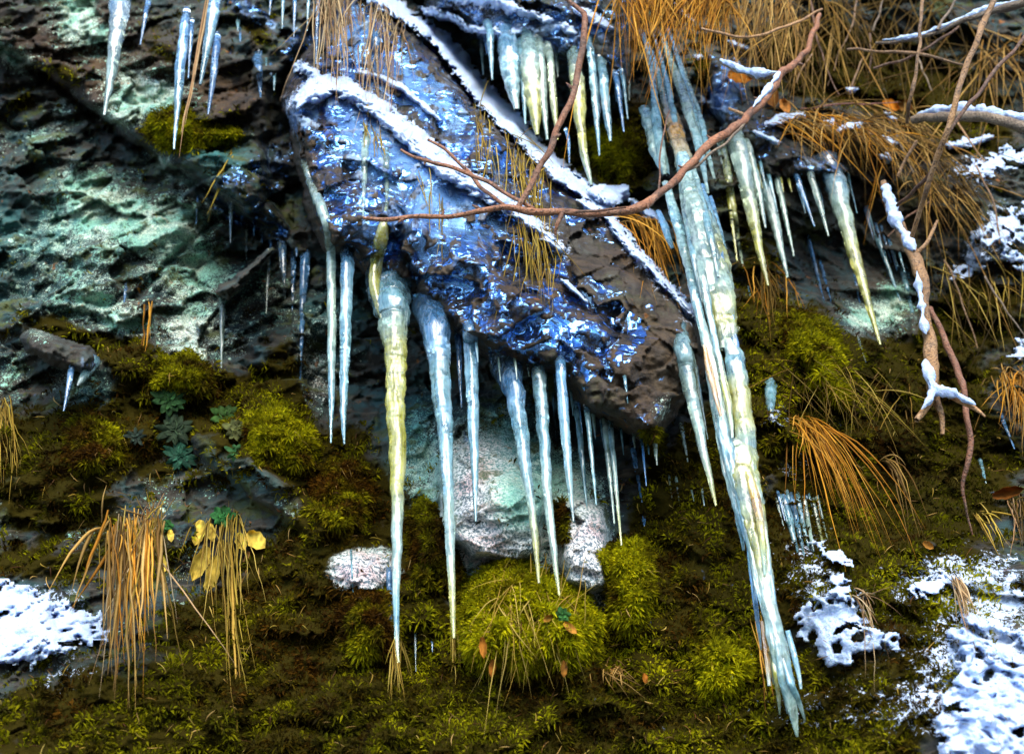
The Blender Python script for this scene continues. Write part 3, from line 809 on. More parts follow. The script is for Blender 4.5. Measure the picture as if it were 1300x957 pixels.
snow_patch([(708, 352), (722, 356), (748, 382), (744, 386), (722, 370)], .012, 'short snow dash on the dark wet rock', 4, 2, 8.)
sg = 'snow streaks on the icy shelf'
snow_patch([(526, 10), (550, 8), (580, 17), (596, 30), (634, 36), (668, 36), (662, 46), (630, 47), (594, 42), (572, 28), (540, 20)], .018, 'broad snow streak along the lip of the icy shelf', 7, 4, 9., sg)
snow_patch([(540, -12), (590, -14), (640, -4), (668, 8), (700, 24), (690, 30), (655, 20), (612, 10), (570, 2)], .018, 'frosty snow band across the middle of the icy shelf', 7, 6, 10., sg)
snow_patch([(722, 6), (745, 10), (770, 24), (782, 38), (770, 40), (745, 28), (726, 16)], .018, 'snow pad on the dark end of the icy shelf', 7, 3, 11., sg)
snow_patch([(706, 30), (722, 28), (736, 42), (730, 48), (714, 42)], .014, 'small snow dab beside the upright branch', 5, 3, 12., sg)
rg = 'snow pads on the dry grass slope'
for i, (pl, lb) in enumerate([
    ([(970, 156), (990, 143), (1026, 139), (1022, 150), (990, 161), (972, 162)], 'wide snow pad on drooping grass near the branch end'),
    ([(1038, 156), (1060, 148), (1064, 160), (1050, 168)], 'snow pad wedged between two grass clumps'),
    ([(1058, 164), (1075, 154), (1098, 154), (1092, 164), (1064, 172)], 'flat snow pad lying on bent straw'),
    ([(1118, 140), (1128, 140), (1141, 152), (1130, 156)], 'snow scrap below the orange leaves'),
    ([(946, 165), (965, 166), (994, 180), (988, 185), (964, 174)], 'thin snow strip on the ice glazed shelf'),
    ([(1072, 112), (1082, 108), (1095, 112), (1086, 120), (1074, 120)], 'snow dot under the high dark grass'),
    ([(922, 50), (942, 54), (960, 60), (952, 66), (930, 60)], 'snow strip on straw beside the thin twig'),
    ([(878, 70), (890, 67), (897, 74), (886, 78)], 'snow cap on the small yellow moss tuft'),
    ([(856, 4), (870, 10), (884, 26), (876, 28), (862, 18)], 'snow strip at the top among tall dry grass'),
    ([(1196, 182), (1230, 174), (1262, 170), (1264, 178), (1236, 186), (1204, 190)], 'snow strip below the snowy log'),
    ([(1118, 172), (1134, 174), (1142, 184), (1128, 188)], 'faint snow patch buried in straw'),
    ([(1112, 196), (1128, 194), (1140, 202), (1124, 208)], 'snow crumb at the lower hem of the straw')]):
    snow_patch(pl, .018, lb, 6, 3, 20. + i, rg)
snow_patch([(-60, 752), (-20, 738), (20, 742), (60, 752), (100, 768), (128, 776), (134, 800), (128, 818), (100, 822), (70, 838), (30, 842), (-10, 840), (-60, 850)], .03, 'broad shaded snow bank beside the hanging straw', 24, 22, 40., step=2., lump=.7, holes=.75)
snow_patch([(1200, 880), (1212, 838), (1206, 806), (1222, 790), (1244, 792), (1262, 806), (1290, 830), (1340, 850), (1340, 960), (1260, 990), (1190, 960)], .035, 'smooth snow bank sloping down the low corner', 30, 20, 41., step=2., lump=1.2, holes=.75)
snow_patch([(1215, 782), (1236, 776), (1262, 792), (1300, 800), (1340, 806), (1340, 830), (1300, 816), (1262, 800), (1236, 796)], .02, 'snow lip above the low snow bank', 9, 6, 42.)

sg2 = 'patchy snow on the mossy slope'
for i, (pl, lb) in enumerate([
    ([(1004, 784), (1028, 768), (1060, 754), (1088, 774), (1120, 804), (1156, 824), (1122, 826), (1085, 834), (1050, 840), (1026, 814)], 'largest crumbly snow patch on moss beside the cascade foot'),
    ([(1044, 728), (1068, 730), (1092, 770), (1084, 778), (1062, 760)], 'narrow snow streak climbing above the largest crumbly patch'),
    ([(1028, 686), (1060, 692), (1090, 712), (1084, 724), (1050, 708)], 'small slanting snow scrap below the arching orange tuft'),
    ([(1140, 738), (1186, 724), (1232, 726), (1218, 746), (1172, 756)], 'thin snow dusting left of the tan grass wisp'),
    ([(1204, 216), (1240, 198), (1300, 184), (1345, 186), (1345, 212), (1290, 214), (1240, 230)], 'upper snow band on the slope under the grey log'),
    ([(1226, 294), (1268, 268), (1345, 258), (1345, 302), (1292, 308), (1250, 318)], 'middle snow band on the slope by the crossing stalks'),
    ([(1194, 334), (1228, 326), (1246, 340), (1236, 360), (1206, 354)], 'small crusted snow patch beside the snowy stick'),
    ([(1262, 322), (1300, 318), (1345, 316), (1345, 346), (1300, 348)], 'lower snow band at the side edge of the slope'),
    ([(1282, 440), (1300, 432), (1340, 434), (1340, 452), (1296, 460)], 'snow lump capping the dense golden tuft')]):
    snow_patch(pl, .012, lb, 9, 17, 60. + i, sg2, holes=.52)

ICO_V = None


def ico():
    global ICO_V
    if ICO_V is None:
        import bmesh
        bm = bmesh.new(); bmesh.ops.create_icosphere(bm, subdivisions=2, radius=1)
        ICO_V = (np.array([v.co[:] for v in bm.verts]), np.array([[l.vert.index for l in f_.loops] + [f_.loops[-1].vert.index] for f_ in bm.faces])); bm.free()
    return ICO_V


def lumps(px, py, rpx, seed=0):
    iv, fi = ico(); s = Soup()
    D = front(px, py) - .006
    c = P(px, py, D); ps = pxsize(px, py, D)
    for i in range(len(px)):
        v = iv * (1 + .35 * fbm(iv * 1.3 + i * 3.7, 2)[:, None])
        sc = rpx[i] * ps[i] * rng.uniform(.7, 1.3, 3) * np.array([1.15, .8, .75])
        s.add(c[i] + v * sc, fi)
    v, f, _ = s.out()
    return v, f


lx, ly, lr = [], [], []
for (poly, n, r0, r1, th) in [
    ([(1000, 780), (1030, 768), (1060, 752), (1085, 770), (1120, 800), (1160, 820), (1150, 836), (1120, 826), (1090, 842), (1055, 846), (1030, 820), (1005, 806)], 1100, 3, 8, -.15),
    ([(1040, 730), (1070, 730), (1100, 790), (1070, 790), (1050, 760)], 420, 2, 6, -.15), ([(1050, 690), (1080, 696), (1090, 716), (1060, 712)], 60, 2, 5, 0),
    ([(1140, 720), (1200, 706), (1300, 708), (1340, 720), (1340, 800), (1280, 790), (1240, 780), (1180, 776), (1146, 752)], 1300, 1.5, 4.5, .02),
    ([(1130, 850), (1190, 830), (1230, 800), (1340, 810), (1340, 1000), (1120, 1000)], 900, 1.5, 4.5, 0.06), ([(995, 880), (1060, 850), (1120, 870), (1110, 980), (1000, 980)], 260, 2, 5, .15),
    ([(1196, 195), (1300, 168), (1340, 180), (1340, 250), (1260, 250), (1205, 252)], 1100, 2, 6, -.02), ([(1218, 262), (1340, 250), (1340, 352), (1290, 346), (1250, 344)], 1100, 2, 7, -.05),
    ([(1192, 324), (1246, 328), (1242, 366), (1200, 356)], 160, 2, 5, .05), ([(955, 515), (985, 508), (1010, 560), (1045, 610), (1060, 660), (1030, 660), (1000, 610), (970, 560)], 420, 1.5, 4.5, .05),
    ([(985, 560), (1040, 575), (1060, 610), (1010, 610)], 120, 1.5, 4, .05), ([(1284, 436), (1310, 430), (1310, 466), (1288, 456)], 60, 2, 5, -.1),
    ([(-30, 724), (60, 726), (128, 760), (128, 790), (60, 770), (-30, 765)], 800, 1.2, 4, .0), ([(-30, 835), (90, 820), (126, 830), (100, 875), (-30, 880)], 170, 2, 5, .15), ([(-60, 860), (120, 850), (150, 990), (-60, 990)], 260, 2, 6, .1),
    ([(1060, 90), (1140, 100), (1140, 190), (1060, 190)], 70, 1.5, 4, .15), ([(880, 30), (1000, 60), (1000, 110), (890, 100)], 60, 1.5, 4, .1), ([(1240, 620), (1330, 640), (1330, 720), (1220, 710)], 130, 1.5, 4, .1)]:
    pa = np.array(poly); x = rng.uniform(pa[:, 0].min(), pa[:, 0].max(), n * 3); y = rng.uniform(pa[:, 1].min(), pa[:, 1].max(), n * 3)
    ok = sdpoly(x, y, poly) > -6 * rng.random(n * 3); x, y = x[ok], y[ok]
    nz = fbm(P(x, y, front(x, y)) * 26, 3, seed=77.)
    ok = nz > th + .15 * rng.normal(size=len(x)); x, y = x[ok][:n], y[ok][:n]
    lx.append(x); ly.append(y); lr.append(rng.uniform(r0, r1, len(x)) * rng.uniform(.5, 1, len(x)))
lx, ly, lr = np.concatenate(lx), np.concatenate(ly), np.concatenate(lr)
v, f = lumps(lx, ly, lr)
obj('snow', v, f, SNOW, label='crumbly patchy snow caught on the moss and grass of the slope', cat='snow', kind='stuff', origin=np.zeros(3))

# ------------------------------------------------------------------ icicles
BLUE, CLEAR, PALE, YEL, AMB, GREY = [np.array(c) for c in ((.16, .50, .97), (.38, .83, .96), (.66, .97, .80), (.92, .89, .12), (.95, .48, .04), (.34, .46, .38))]
TINTS = {'b': BLUE, 'c': CLEAR, 'p': PALE, 'y': YEL, 'a': AMB, 'g': GREY}


def icicle_geo(path, D=None, tint='c', milk=1.0, seed=0., seg=16, lean=.35, flat=None, Dlist=None, ripple=.022, tip=True, rough=.17):
    """path: (x, y, width) in picture pixels from root to tip"""
    path = np.array(path, float)
    if len(path) == 2 and path[1, 2] <= 3:
        (x0, y0, w0), (x1, y1, w1) = path
        path = np.array([(x0, y0, w0 * 1.25), (x0 + .12 * (x1 - x0), y0 + .12 * (y1 - y0), w0 * .95), (x0 + .5 * (x1 - x0), y0 + .5 * (y1 - y0), w0 * .70), (x0 + .82 * (x1 - x0), y0 + .82 * (y1 - y0), w0 * .38), (x1, y1, max(w1, .9))])
    L = np.hypot(np.diff(path[:, 0]), np.diff(path[:, 1])).sum()
    n = int(max(14, L / 1.7))
    pp = resample(np.c_[path[:, :2], np.zeros(len(path)), path[:, 2]], n)
    px, py, w = pp[:, 0], pp[:, 1], np.maximum(pp[:, 3], .8)
    kk = max(3, min(n // 8, 11)) | 1; w = np.convolve(np.pad(w, kk // 2, mode='edge'), np.ones(kk) / kk, 'valid')
    if Dlist is not None:
        Ds = np.interp(np.linspace(0, 1, n), np.linspace(0, 1, len(Dlist)), Dlist)
    else:
        if D is None:
            D = float(front(px[0], py[0])) - .002
        p0 = P(px[0], py[0], D); d = dirs(px, py)
        s = (d[:, 0] * p0[0] + d[:, 1] * p0[1]) / (d[:, 0] ** 2 + d[:, 1] ** 2)
        Ds = s * d[:, 1]
        fr = front(px, py)
        Ds = np.minimum(Ds, np.maximum(fr - .3 * w * pxsize(px, py, Ds), Ds - .06))
        k = np.ones(9) / 9; Ds = np.convolve(np.pad(Ds, 4, mode='edge'), k, 'valid')
    if Dlist is None:
        k0 = np.hypot(px - px[0], py - py[0]); Ds = Ds + (.014 + .75 * w[0] * float(pxsize(px[0], py[0], D))) * (1 - smooth(0, 1.1 * w[0] + 8, k0))
    c = P(px, py, Ds); r = w * .5 * pxsize(px, py, Ds)
    s = np.concatenate([[0], np.cumsum(np.linalg.norm(np.diff(c, axis=0), axis=1))])
    q = np.stack([s * 40 + seed, s * 0 + seed * 1.7, s * 0], -1)
    c = c + (np.stack([perlin(q), perlin(q + 9.3), 0 * s], -1) * .18 * r[:, None])
    rip = np.sin(s / .0085 * 2 * math.pi + 3 * perlin(q * .7 + 3.1) + seed)
    r = r * (1 + ripple * rip * smooth(0, .03, s) + .05 * perlin(q * .7 + 20))
    v, f, caps = tube(c, r, seg, rough, seed, 14, flat, .9, 1.9)
    tt = np.repeat(np.linspace(0, 1, n), seg); tt = np.concatenate([tt, [0, 1]])
    names = [TINTS[k_] for k_ in tint]
    if len(names) == 1:
        col = np.tile(names[0], (len(v), 1))
    else:
        kx = np.linspace(0, 1, len(names)); col = np.stack([np.interp(tt, kx, [n_[k_] for n_ in names]) for k_ in range(3)], -1)
    col = np.clip(col * (1 + .10 * fbm(v * 25, 2, seed=seed)[:, None]), 0, .97)
    return v, np.concatenate([f, caps]), {'tint': col, 'milk': milk * (.35 + .65 * smooth(0, .16, tt)) if Dlist is None else np.full(len(v), milk)}


ICN = [0]


def icicle(path, label, tint='c', group=None, milk=1.0, D=None, **kw):
    ICN[0] += 1
    v, f, a = icicle_geo(path, D, tint, milk, seed=ICN[0] * 7.31, **kw)
    return obj('icicle', v, f, ICE, a, label=label, cat='icicle', group=group,
               origin=np.array([*v[:8].mean(0)]))


G1 = 'icicles along the lip of the overhang'
icicle([(497, 338, 50), (495, 356, 56), (496, 376, 52), (499, 400, 40), (501, 440, 30), (502, 500, 25), (504, 580, 20), (504, 680, 14), (503, 760, 9), (504, 815, 5), (506, 840, 3)], 'thickest icicle, long and yellow with a wide funnel top', 'bcyyyyppcy', G1, 1.15, seg=28)
icicle([(546, 372, 40), (547, 388, 45), (551, 410, 38), (556, 440, 31), (561, 500, 25), (567, 580, 17), (571, 680, 13), (574, 760, 8), (576, 810, 4)], 'long blue white icicle with a yellow tip, next to the yellow one', 'bbcccppyy', G1, seg=26)
icicle([(581, 418, 9), (586, 518, 2)], 'thin dark blue icicle between two long thick ones', 'b', G1, .7)
icicle([(594, 392, 24), (596, 412, 20), (598, 450, 17), (601, 540, 14), (603, 600, 9), (604, 662, 2)], 'mottled clear icicle reaching down over the pale speckled rock', 'bccc', G1, seg=20)
icicle([(640, 448, 40), (642, 462, 42), (648, 480, 32), (655, 510, 24), (664, 570, 17), (673, 630, 11), (680, 690, 8), (684, 740, 3)], 'leaning icicle with a broad scooped top over the pale rock', 'gbccpyy', G1, seg=24)
icicle([(682, 455, 17), (685, 480, 18), (691, 560, 15), (696, 630, 12), (702, 690, 9), (710, 756, 3)], 'slender even icicle ending over the bright moss mound', 'gccppy', G1, seg=20)
icicle([(710, 445, 14), (712, 470, 13), (717, 540, 12), (722, 600, 10), (728, 662, 2)], 'straight clear icicle pointing at the white lichen rock', 'bcp', G1, seg=18)
icicle([(702, 492, 5), (706, 562, 1.5)], 'needle thin icicle tucked behind two larger ones', 'c', G1, .8)
icicle([(732, 508, 10), (745, 644, 2)], 'first of the twin narrow icicles over the white lichen', 'c', G1)
icicle([(745, 514, 8), (757, 640, 2)], 'second, thinner twin icicle over the white lichen', 'c', G1)
icicle([(767, 528, 9), (780, 664, 2)], 'thin icicle of the close pair by the dark moss cushion', 'p', G1)
icicle([(774, 532, 8), (789, 692, 2)], 'longest of the close pair, tip before the dark moss cushion', 'cpy', G1)
icicle([(801, 556, 8), (815, 638, 2)], 'short blue icicle alone at the end of the overhang', 'b', G1)
icicle([(792, 470, 5), (797, 512, 1.5)], 'tiny icicle stuck on the brown face of the overhang', 'c', G1, .7)
icicle([(388, 205, 11), (396, 235, 13), (407, 262, 14), (416, 290, 13), (420, 330, 12), (421, 420, 11), (421, 500, 8), (420, 562, 2)], 'long thin pale icicle running down the cheek of the overhang', 'ppppcc', G1, 1.1, seg=18)
icicle([(441, 310, 20), (441, 330, 18), (439, 400, 15), (437, 480, 11), (436, 530, 8), (437, 564, 2)], 'blue white mottled icicle close beside the long thin pale one', 'bccc', G1, seg=20)
icicle([(390, 312, 14), (387, 340, 13), (384, 400, 8), (381, 488, 2)], 'tapering blue icicle left of the pair at the cheek', 'b', G1, .9)
icicle([(373, 318, 8), (371, 396, 2)], 'short blue icicle beside the tapering one', 'b', G1, .7)
icicle([(357, 298, 13), (359, 325, 10), (362, 382, 2)], 'short clear icicle with flared top under the wet corner', 'bg', G1, .7)
icicle([(341, 318, 5), (338, 398, 1.5)], 'dim hair thin icicle in the hollow', 'g', G1, .7)
icicle([(283, 378, 9), (281, 468, 2)], 'single grey icicle dripping from the slanting rib', 'gp', None, .8)
icicle([(161, 355, 6), (157, 388, 2)], 'little blue icicle on the lichen covered rock', 'b', None, .8)
icicle([(92, 462, 9), (87, 490, 6), (81, 522, 2)], 'small blue icicle under the rock knob', 'b', None, .9)
icicle([(118, 458, 20), (110, 472, 15), (98, 490, 3)], 'stubby fan of ice at the end of the rock knob', 'cp', None, .9)
G2 = 'icicles hanging into the top corner over lichen'
icicle([(156, -22, 27), (152, 10, 25), (147, 50, 19), (141, 95, 12), (136, 125, 7), (132, 147, 3)], 'wide grey blue icicle entering from the top edge', 'bgpp', G2, seg=22, D=1.50)
icicle([(188, 2, 7), (178, 58, 2)], 'small blue icicle just right of the wide grey one', 'b', G2, .9, D=1.575)
icicle([(237, 12, 9), (232, 60, 14), (227, 110, 11), (224, 150, 6), (221, 190, 3)], 'long blue beaded icicle ending on the round moss cushion', 'bbcc', G2, D=1.575)
icicle([(244, 26, 6), (239, 100, 2)], 'thin sliver of ice fused beside the beaded icicle', 'b', G2, D=1.575)
icicle([(273, -20, 18), (270, 20, 16), (262, 65, 10), (254, 108, 3)], 'pale blue icicle behind the frozen straw', 'bcc', G2, D=1.52)
icicle([(276, 44, 10), (273, 80, 9), (268, 120, 6), (264, 146, 2)], 'short blue icicle below the pale one', 'b', G2, .9, D=1.575)
icicle([(322, 62, 17), (328, 85, 10), (331, 125, 2)], 'curved blue icicle on the wet slanting edge', 'b', G2, .9)
icicle([(252, 238, 4), (249, 284, 1.5)], 'faint icicle under the slab corner', 'b', G2, .6)
for x0, x1, y1, w, c in ((345, 342, 20, 5, 'b'), (360, 358, 37, 6, 'c'), (375, 373, 48, 6, 'b'), (392, 390, 40, 5, 'c'), (404, 401, 82, 6, 'b')):
    icicle([(x0, -12, w), (x1, y1, 1.5)], 'short icicle in the row at the top edge beside the roots', c, 'row of short icicles at the top edge', .9, D=1.60)
G3 = 'icicles on the ledge face'
icicle([(476, 30, 14), (477, 60, 12), (479, 95, 3)], 'stubby blue icicle behind the hanging roots', 'b', G3, .9)
icicle([(464, 162, 13), (463, 200, 10), (461, 276, 3)], 'white icicle from the snow crest touching the branch tip', 'pp', G3, 1.1)
icicle([(489, 180, 10), (491, 230, 7), (490, 268, 6), (485, 300, 17), (478, 336, 16), (475, 362, 14), (480, 386, 10), (486, 408, 3)], 'thin icicle swelling yellow where it feeds the thickest one', 'ppyyy', G3, 1.0)
icicle([(608, 130, 5), (612, 200, 1.5)], 'needle icicle among the golden roots', 'c', G3, .8)
G4 = 'icicles of the curtain under the shelf'
for pth, lb, c in [
    ([(622, 44, 9), (625, 102, 2)], 'first thin icicle at the high end of the curtain', 'c'),
    ([(643, 48, 24), (647, 80, 26), (651, 110, 18), (656, 140, 6)], 'broad blue white icicle of the curtain', 'bcp'),
    ([(663, 70, 10), (667, 158, 2)], 'dark narrow icicle between the two broad ones', 'c'),
    ([(670, 56, 24), (674, 95, 26), (679, 140, 17), (682, 172, 4)], 'broad yellowish icicle of the curtain', 'cpyy'),
    ([(685, 66, 13), (689, 120, 11), (695, 178, 3)], 'slim pale icicle against the broad yellowish one', 'p'),
    ([(698, 74, 10), (703, 130, 9), (708, 178, 2)], 'slim separate icicle before green moss', 'py'),
    ([(730, 76, 16), (735, 130, 19), (738, 168, 12), (743, 200, 10), (751, 236, 3)], 'lumpy two stage yellow icicle behind the upright branch', 'cyyp'),
    ([(749, 62, 9), (755, 120, 10), (761, 198, 2)], 'long dripping blue icicle past the branch', 'c'),
    ([(765, 92, 12), (770, 140, 12), (775, 180, 3)], 'blunt clear icicle near the shelf end', 'c'),
    ([(784, 108, 7), (792, 168, 2)], 'thin blue icicle with a lumpy end at the shelf end', 'b'),
    ([(792, 104, 5), (797, 152, 2)], 'last tiny icicle of the curtain', 'c'),
    ([(722, 180, 4), (723, 208, 1.5)], 'tiny drip of ice in the mossy hollow', 'b')]:
    x_, y_, w_ = pth[0]
    icicle([(x_ - 4, y_ - 16, w_ * 1.25)] + ([pth[0], ((x_ + pth[1][0]) / 2, (y_ + pth[1][1]) / 2, w_ * .72), pth[1]] if len(pth) == 2 else pth), lb, c, G4, 1.05, D=1.73)
G5 = 'icicles under the grassy slope'
for pth, lb, c in [
    ([(916, 170, 10), (930, 260, 9), (944, 344, 2)], 'long thin icicle beside the ice cascade', 'pyp'),
    ([(930, 160, 24), (940, 200, 24), (955, 270, 16), (966, 325, 9), (975, 363, 3)], 'stout pale icicle ending in a yellow tip', 'ppyy'),
    ([(944, 170, 12), (958, 220, 10), (972, 290, 3)], 'short pale icicle fused to the stout one', 'p'),
    ([(921, 218, 7), (936, 332, 2)], 'thin yellow icicle behind the stout one', 'y'),
    ([(966, 216, 16), (978, 260, 15), (990, 310, 9), (1000, 353, 3)], 'medium pale icicle with a rounded shoulder', 'cpp'),
    ([(984, 216, 9), (996, 270, 7), (1008, 326, 2)], 'narrow pale icicle on the shelf end', 'p'),
    ([(1008, 214, 8), (1034, 288, 2)], 'dark blue slanting icicle under the shelf', 'b'),
    ([(1026, 212, 10), (1040, 258, 7), (1052, 300, 2)], 'grey tapering icicle before the biggest slope icicle', 'gp'),
    ([(1050, 205, 30), (1060, 232, 26), (1074, 285, 20), (1092, 350, 13), (1108, 405, 7), (1118, 438, 3)], 'biggest slope icicle, yellow and sharply pointed', 'bpyyy'),
    ([(1024, 294, 6), (1046, 382, 2)], 'blue needle icicle in the dark hollow', 'b'),
    ([(1039, 325, 5), (1057, 390, 1.5)], 'second shorter blue needle in the dark hollow', 'b'),
    ([(1110, 292, 8), (1143, 382, 2)], 'slanting clear icicle near the snowy stick', 'c'),
    ([(1143, 330, 8), (1171, 456, 2)], 'long clear icicle just beside the snowy stick', 'c'),
    ([(1082, 338, 4), (1092, 386, 1.5)], 'small drip behind the biggest slope icicle', 'b'),
    ([(1087, 422, 4), (1099, 460, 1.5)], 'dim tiny icicle below the lichen stone', 'g'),
    ([(948, 356, 4), (955, 386, 1.5)], 'tiny drip beside the brown leaf litter', 'c'),
    ([(1242, 575, 6), (1254, 622, 2)], 'lone clear icicle near the dead stick', 'c'),
    ([(1268, 520, 6), (1288, 570, 2)], 'blue icicle under the far grass tuft', 'b')]:
    icicle(pth, lb, c, G5, 1.05)
G6 = 'small icicles low on the cliff'
for pth, lb, c in [
    ([(862, 415, 20), (868, 450, 22), (880, 510, 17), (895, 580, 11), (909, 642, 3)], 'long pale icicle off the very tip of the overhang', 'cppy'),
    ([(872, 432, 10), (882, 480, 9), (892, 560, 2)], 'thin icicle fused beside the one at the tip', 'p'),
    ([(863, 530, 7), (874, 592, 2)], 'short pale icicle below the tip of the overhang', 'p'),
    ([(494, 712, 10), (495, 760, 7), (497, 812, 2)], 'bluish icicle half behind the thickest one', 'b'),
    ([(445, 690, 4), (449, 764, 1.5)], 'thin drip across the low white lichen patch', 'c'),
    ([(527, 795, 4), (528, 852, 1.5)], 'thin drip beside the longest tips', 'g'),
    ([(548, 805, 4), (549, 828, 1.5)], 'tiny blue drip in dark moss', 'b'),
    ([(816, 648, 9), (818, 668, 2)], 'small bluish blob of ice on dark moss', 'b'),
    ([(876, 612, 4), (881, 636, 1.5)], 'tiny green tinged drip beside the cascade', 'p'),
    ([(889, 610, 5), (894, 642, 1.5)], 'tiny pale drip close to the cascade', 'p'),
    ([(848, 594, 4), (853, 632, 1.5)], 'small drip under the brown rock tip', 'p'),
    ([(857, 598, 4), (863, 642, 1.5)], 'second small drip under the brown rock tip', 'p'),
    ([(950, 822, 8), (956, 848, 2)], 'small icicle at the foot of the cascade', 'c'),
    ([(925, 843, 6), (930, 862, 2)], 'tiny icicle on the lowest green moss', 'c')]:
    icicle(pth, lb, c, G6)
icicle([(975, 478, 12), (977, 486, 18), (978, 496, 15), (978, 514, 12), (980, 530, 4)], 'knobby round headed lump of clear ice on moss', 'c')
G7 = 'small ice curtain over snowy moss'
for pth, lb, c in [
    ([(983, 624, 5), (996, 672, 1.5)], 'first thin icicle of the small curtain', 'p'),
    ([(993, 622, 8), (1001, 655, 10), (1013, 702, 3)], 'widest blue strand of the small curtain', 'bcc'),
    ([(1002, 620, 7), (1011, 660, 7), (1021, 706, 2)], 'second blue strand of the small curtain', 'bc'),
    ([(1011, 620, 6), (1018, 660, 6), (1028, 700, 2)], 'middle pale strand of the small curtain', 'c'),
    ([(1018, 620, 8), (1036, 716, 2)], 'longest thin strand of the small curtain', 'p'),
    ([(1030, 626, 6), (1050, 714, 1.5)], 'outermost greenish strand of the small curtain', 'py')]:
    icicle(pth, lb, c, G7)

for line, cnt, l0, l1, w0, w1, slope, tints, lb, grp in [
    ([(598, 430), (660, 462), (710, 478), (740, 520), (800, 552), (840, 566)], 20, 18, 70, 3.5, 6.5, .10, 'bcp', 'fine short icicle in the sparse fringe under the lip of the overhang', 'fine fringe under the overhang'),
    ([(606, 46), (640, 52), (690, 62), (750, 82), (800, 112)], 22, 18, 70, 3.5, 8, .06, 'bcp', 'fine short icicle between the bigger ones of the ice curtain', 'fine fringe of the ice curtain'),
    ([(905, 172), (945, 186), (985, 224), (1030, 226), (1078, 224)], 20, 20, 80, 3.5, 7, .24, 'cpy', 'fine short icicle in the fringe of the shelf under the grass', 'fine fringe under the grassy slope'),
    ([(296, 20), (330, 52), (352, 96)], 8, 14, 36, 4, 7, -.02, 'bc', 'fine blue icicle along the wet slanting edge', 'fine icicles on the slanting edge'),
    ([(282, 256), (330, 290), (380, 308)], 10, 16, 60, 4, 8, -.02, 'bg', 'fine blue icicle under the wet slab corner', 'fine icicles under the slab corner'),
    ([(1090, 250), (1120, 290), (1150, 330)], 8, 20, 60, 3.5, 6, .28, 'bc', 'fine slanting icicle in the hollow near the snowy stick', 'fine icicles near the snowy stick'),
    ([(865, 430), (882, 470), (888, 500)], 5, 30, 80, 4, 7, .18, 'pc', 'fine pale icicle at the tip of the overhang', 'fine icicles at the tip of the overhang'),
    ([(980, 618), (1036, 622)], 8, 30, 90, 3, 6, .26, 'bcp', 'fine strand in the small ice curtain over snowy moss', 'fine strands of the small ice curtain')]:
    ln = np.array(line, float); tt_ = np.linspace(0, len(ln) - 1, 400)
    for q in range(cnt):
        u_ = (q + random.uniform(.1, .9)) / cnt * (len(ln) - 1); k_ = min(int(u_), len(ln) - 2)
        x_, y_ = ln[k_] + (ln[k_ + 1] - ln[k_]) * (u_ - k_)
        y_ += random.uniform(-7, 3); l_ = random.uniform(l0, l1) * random.uniform(.6, 1); w_ = random.uniform(w0, w1)
        icicle([(x_, y_, w_), (x_ + slope * l_, y_ + l_, 1.4)], lb, random.choice(tints), grp, 1.05)

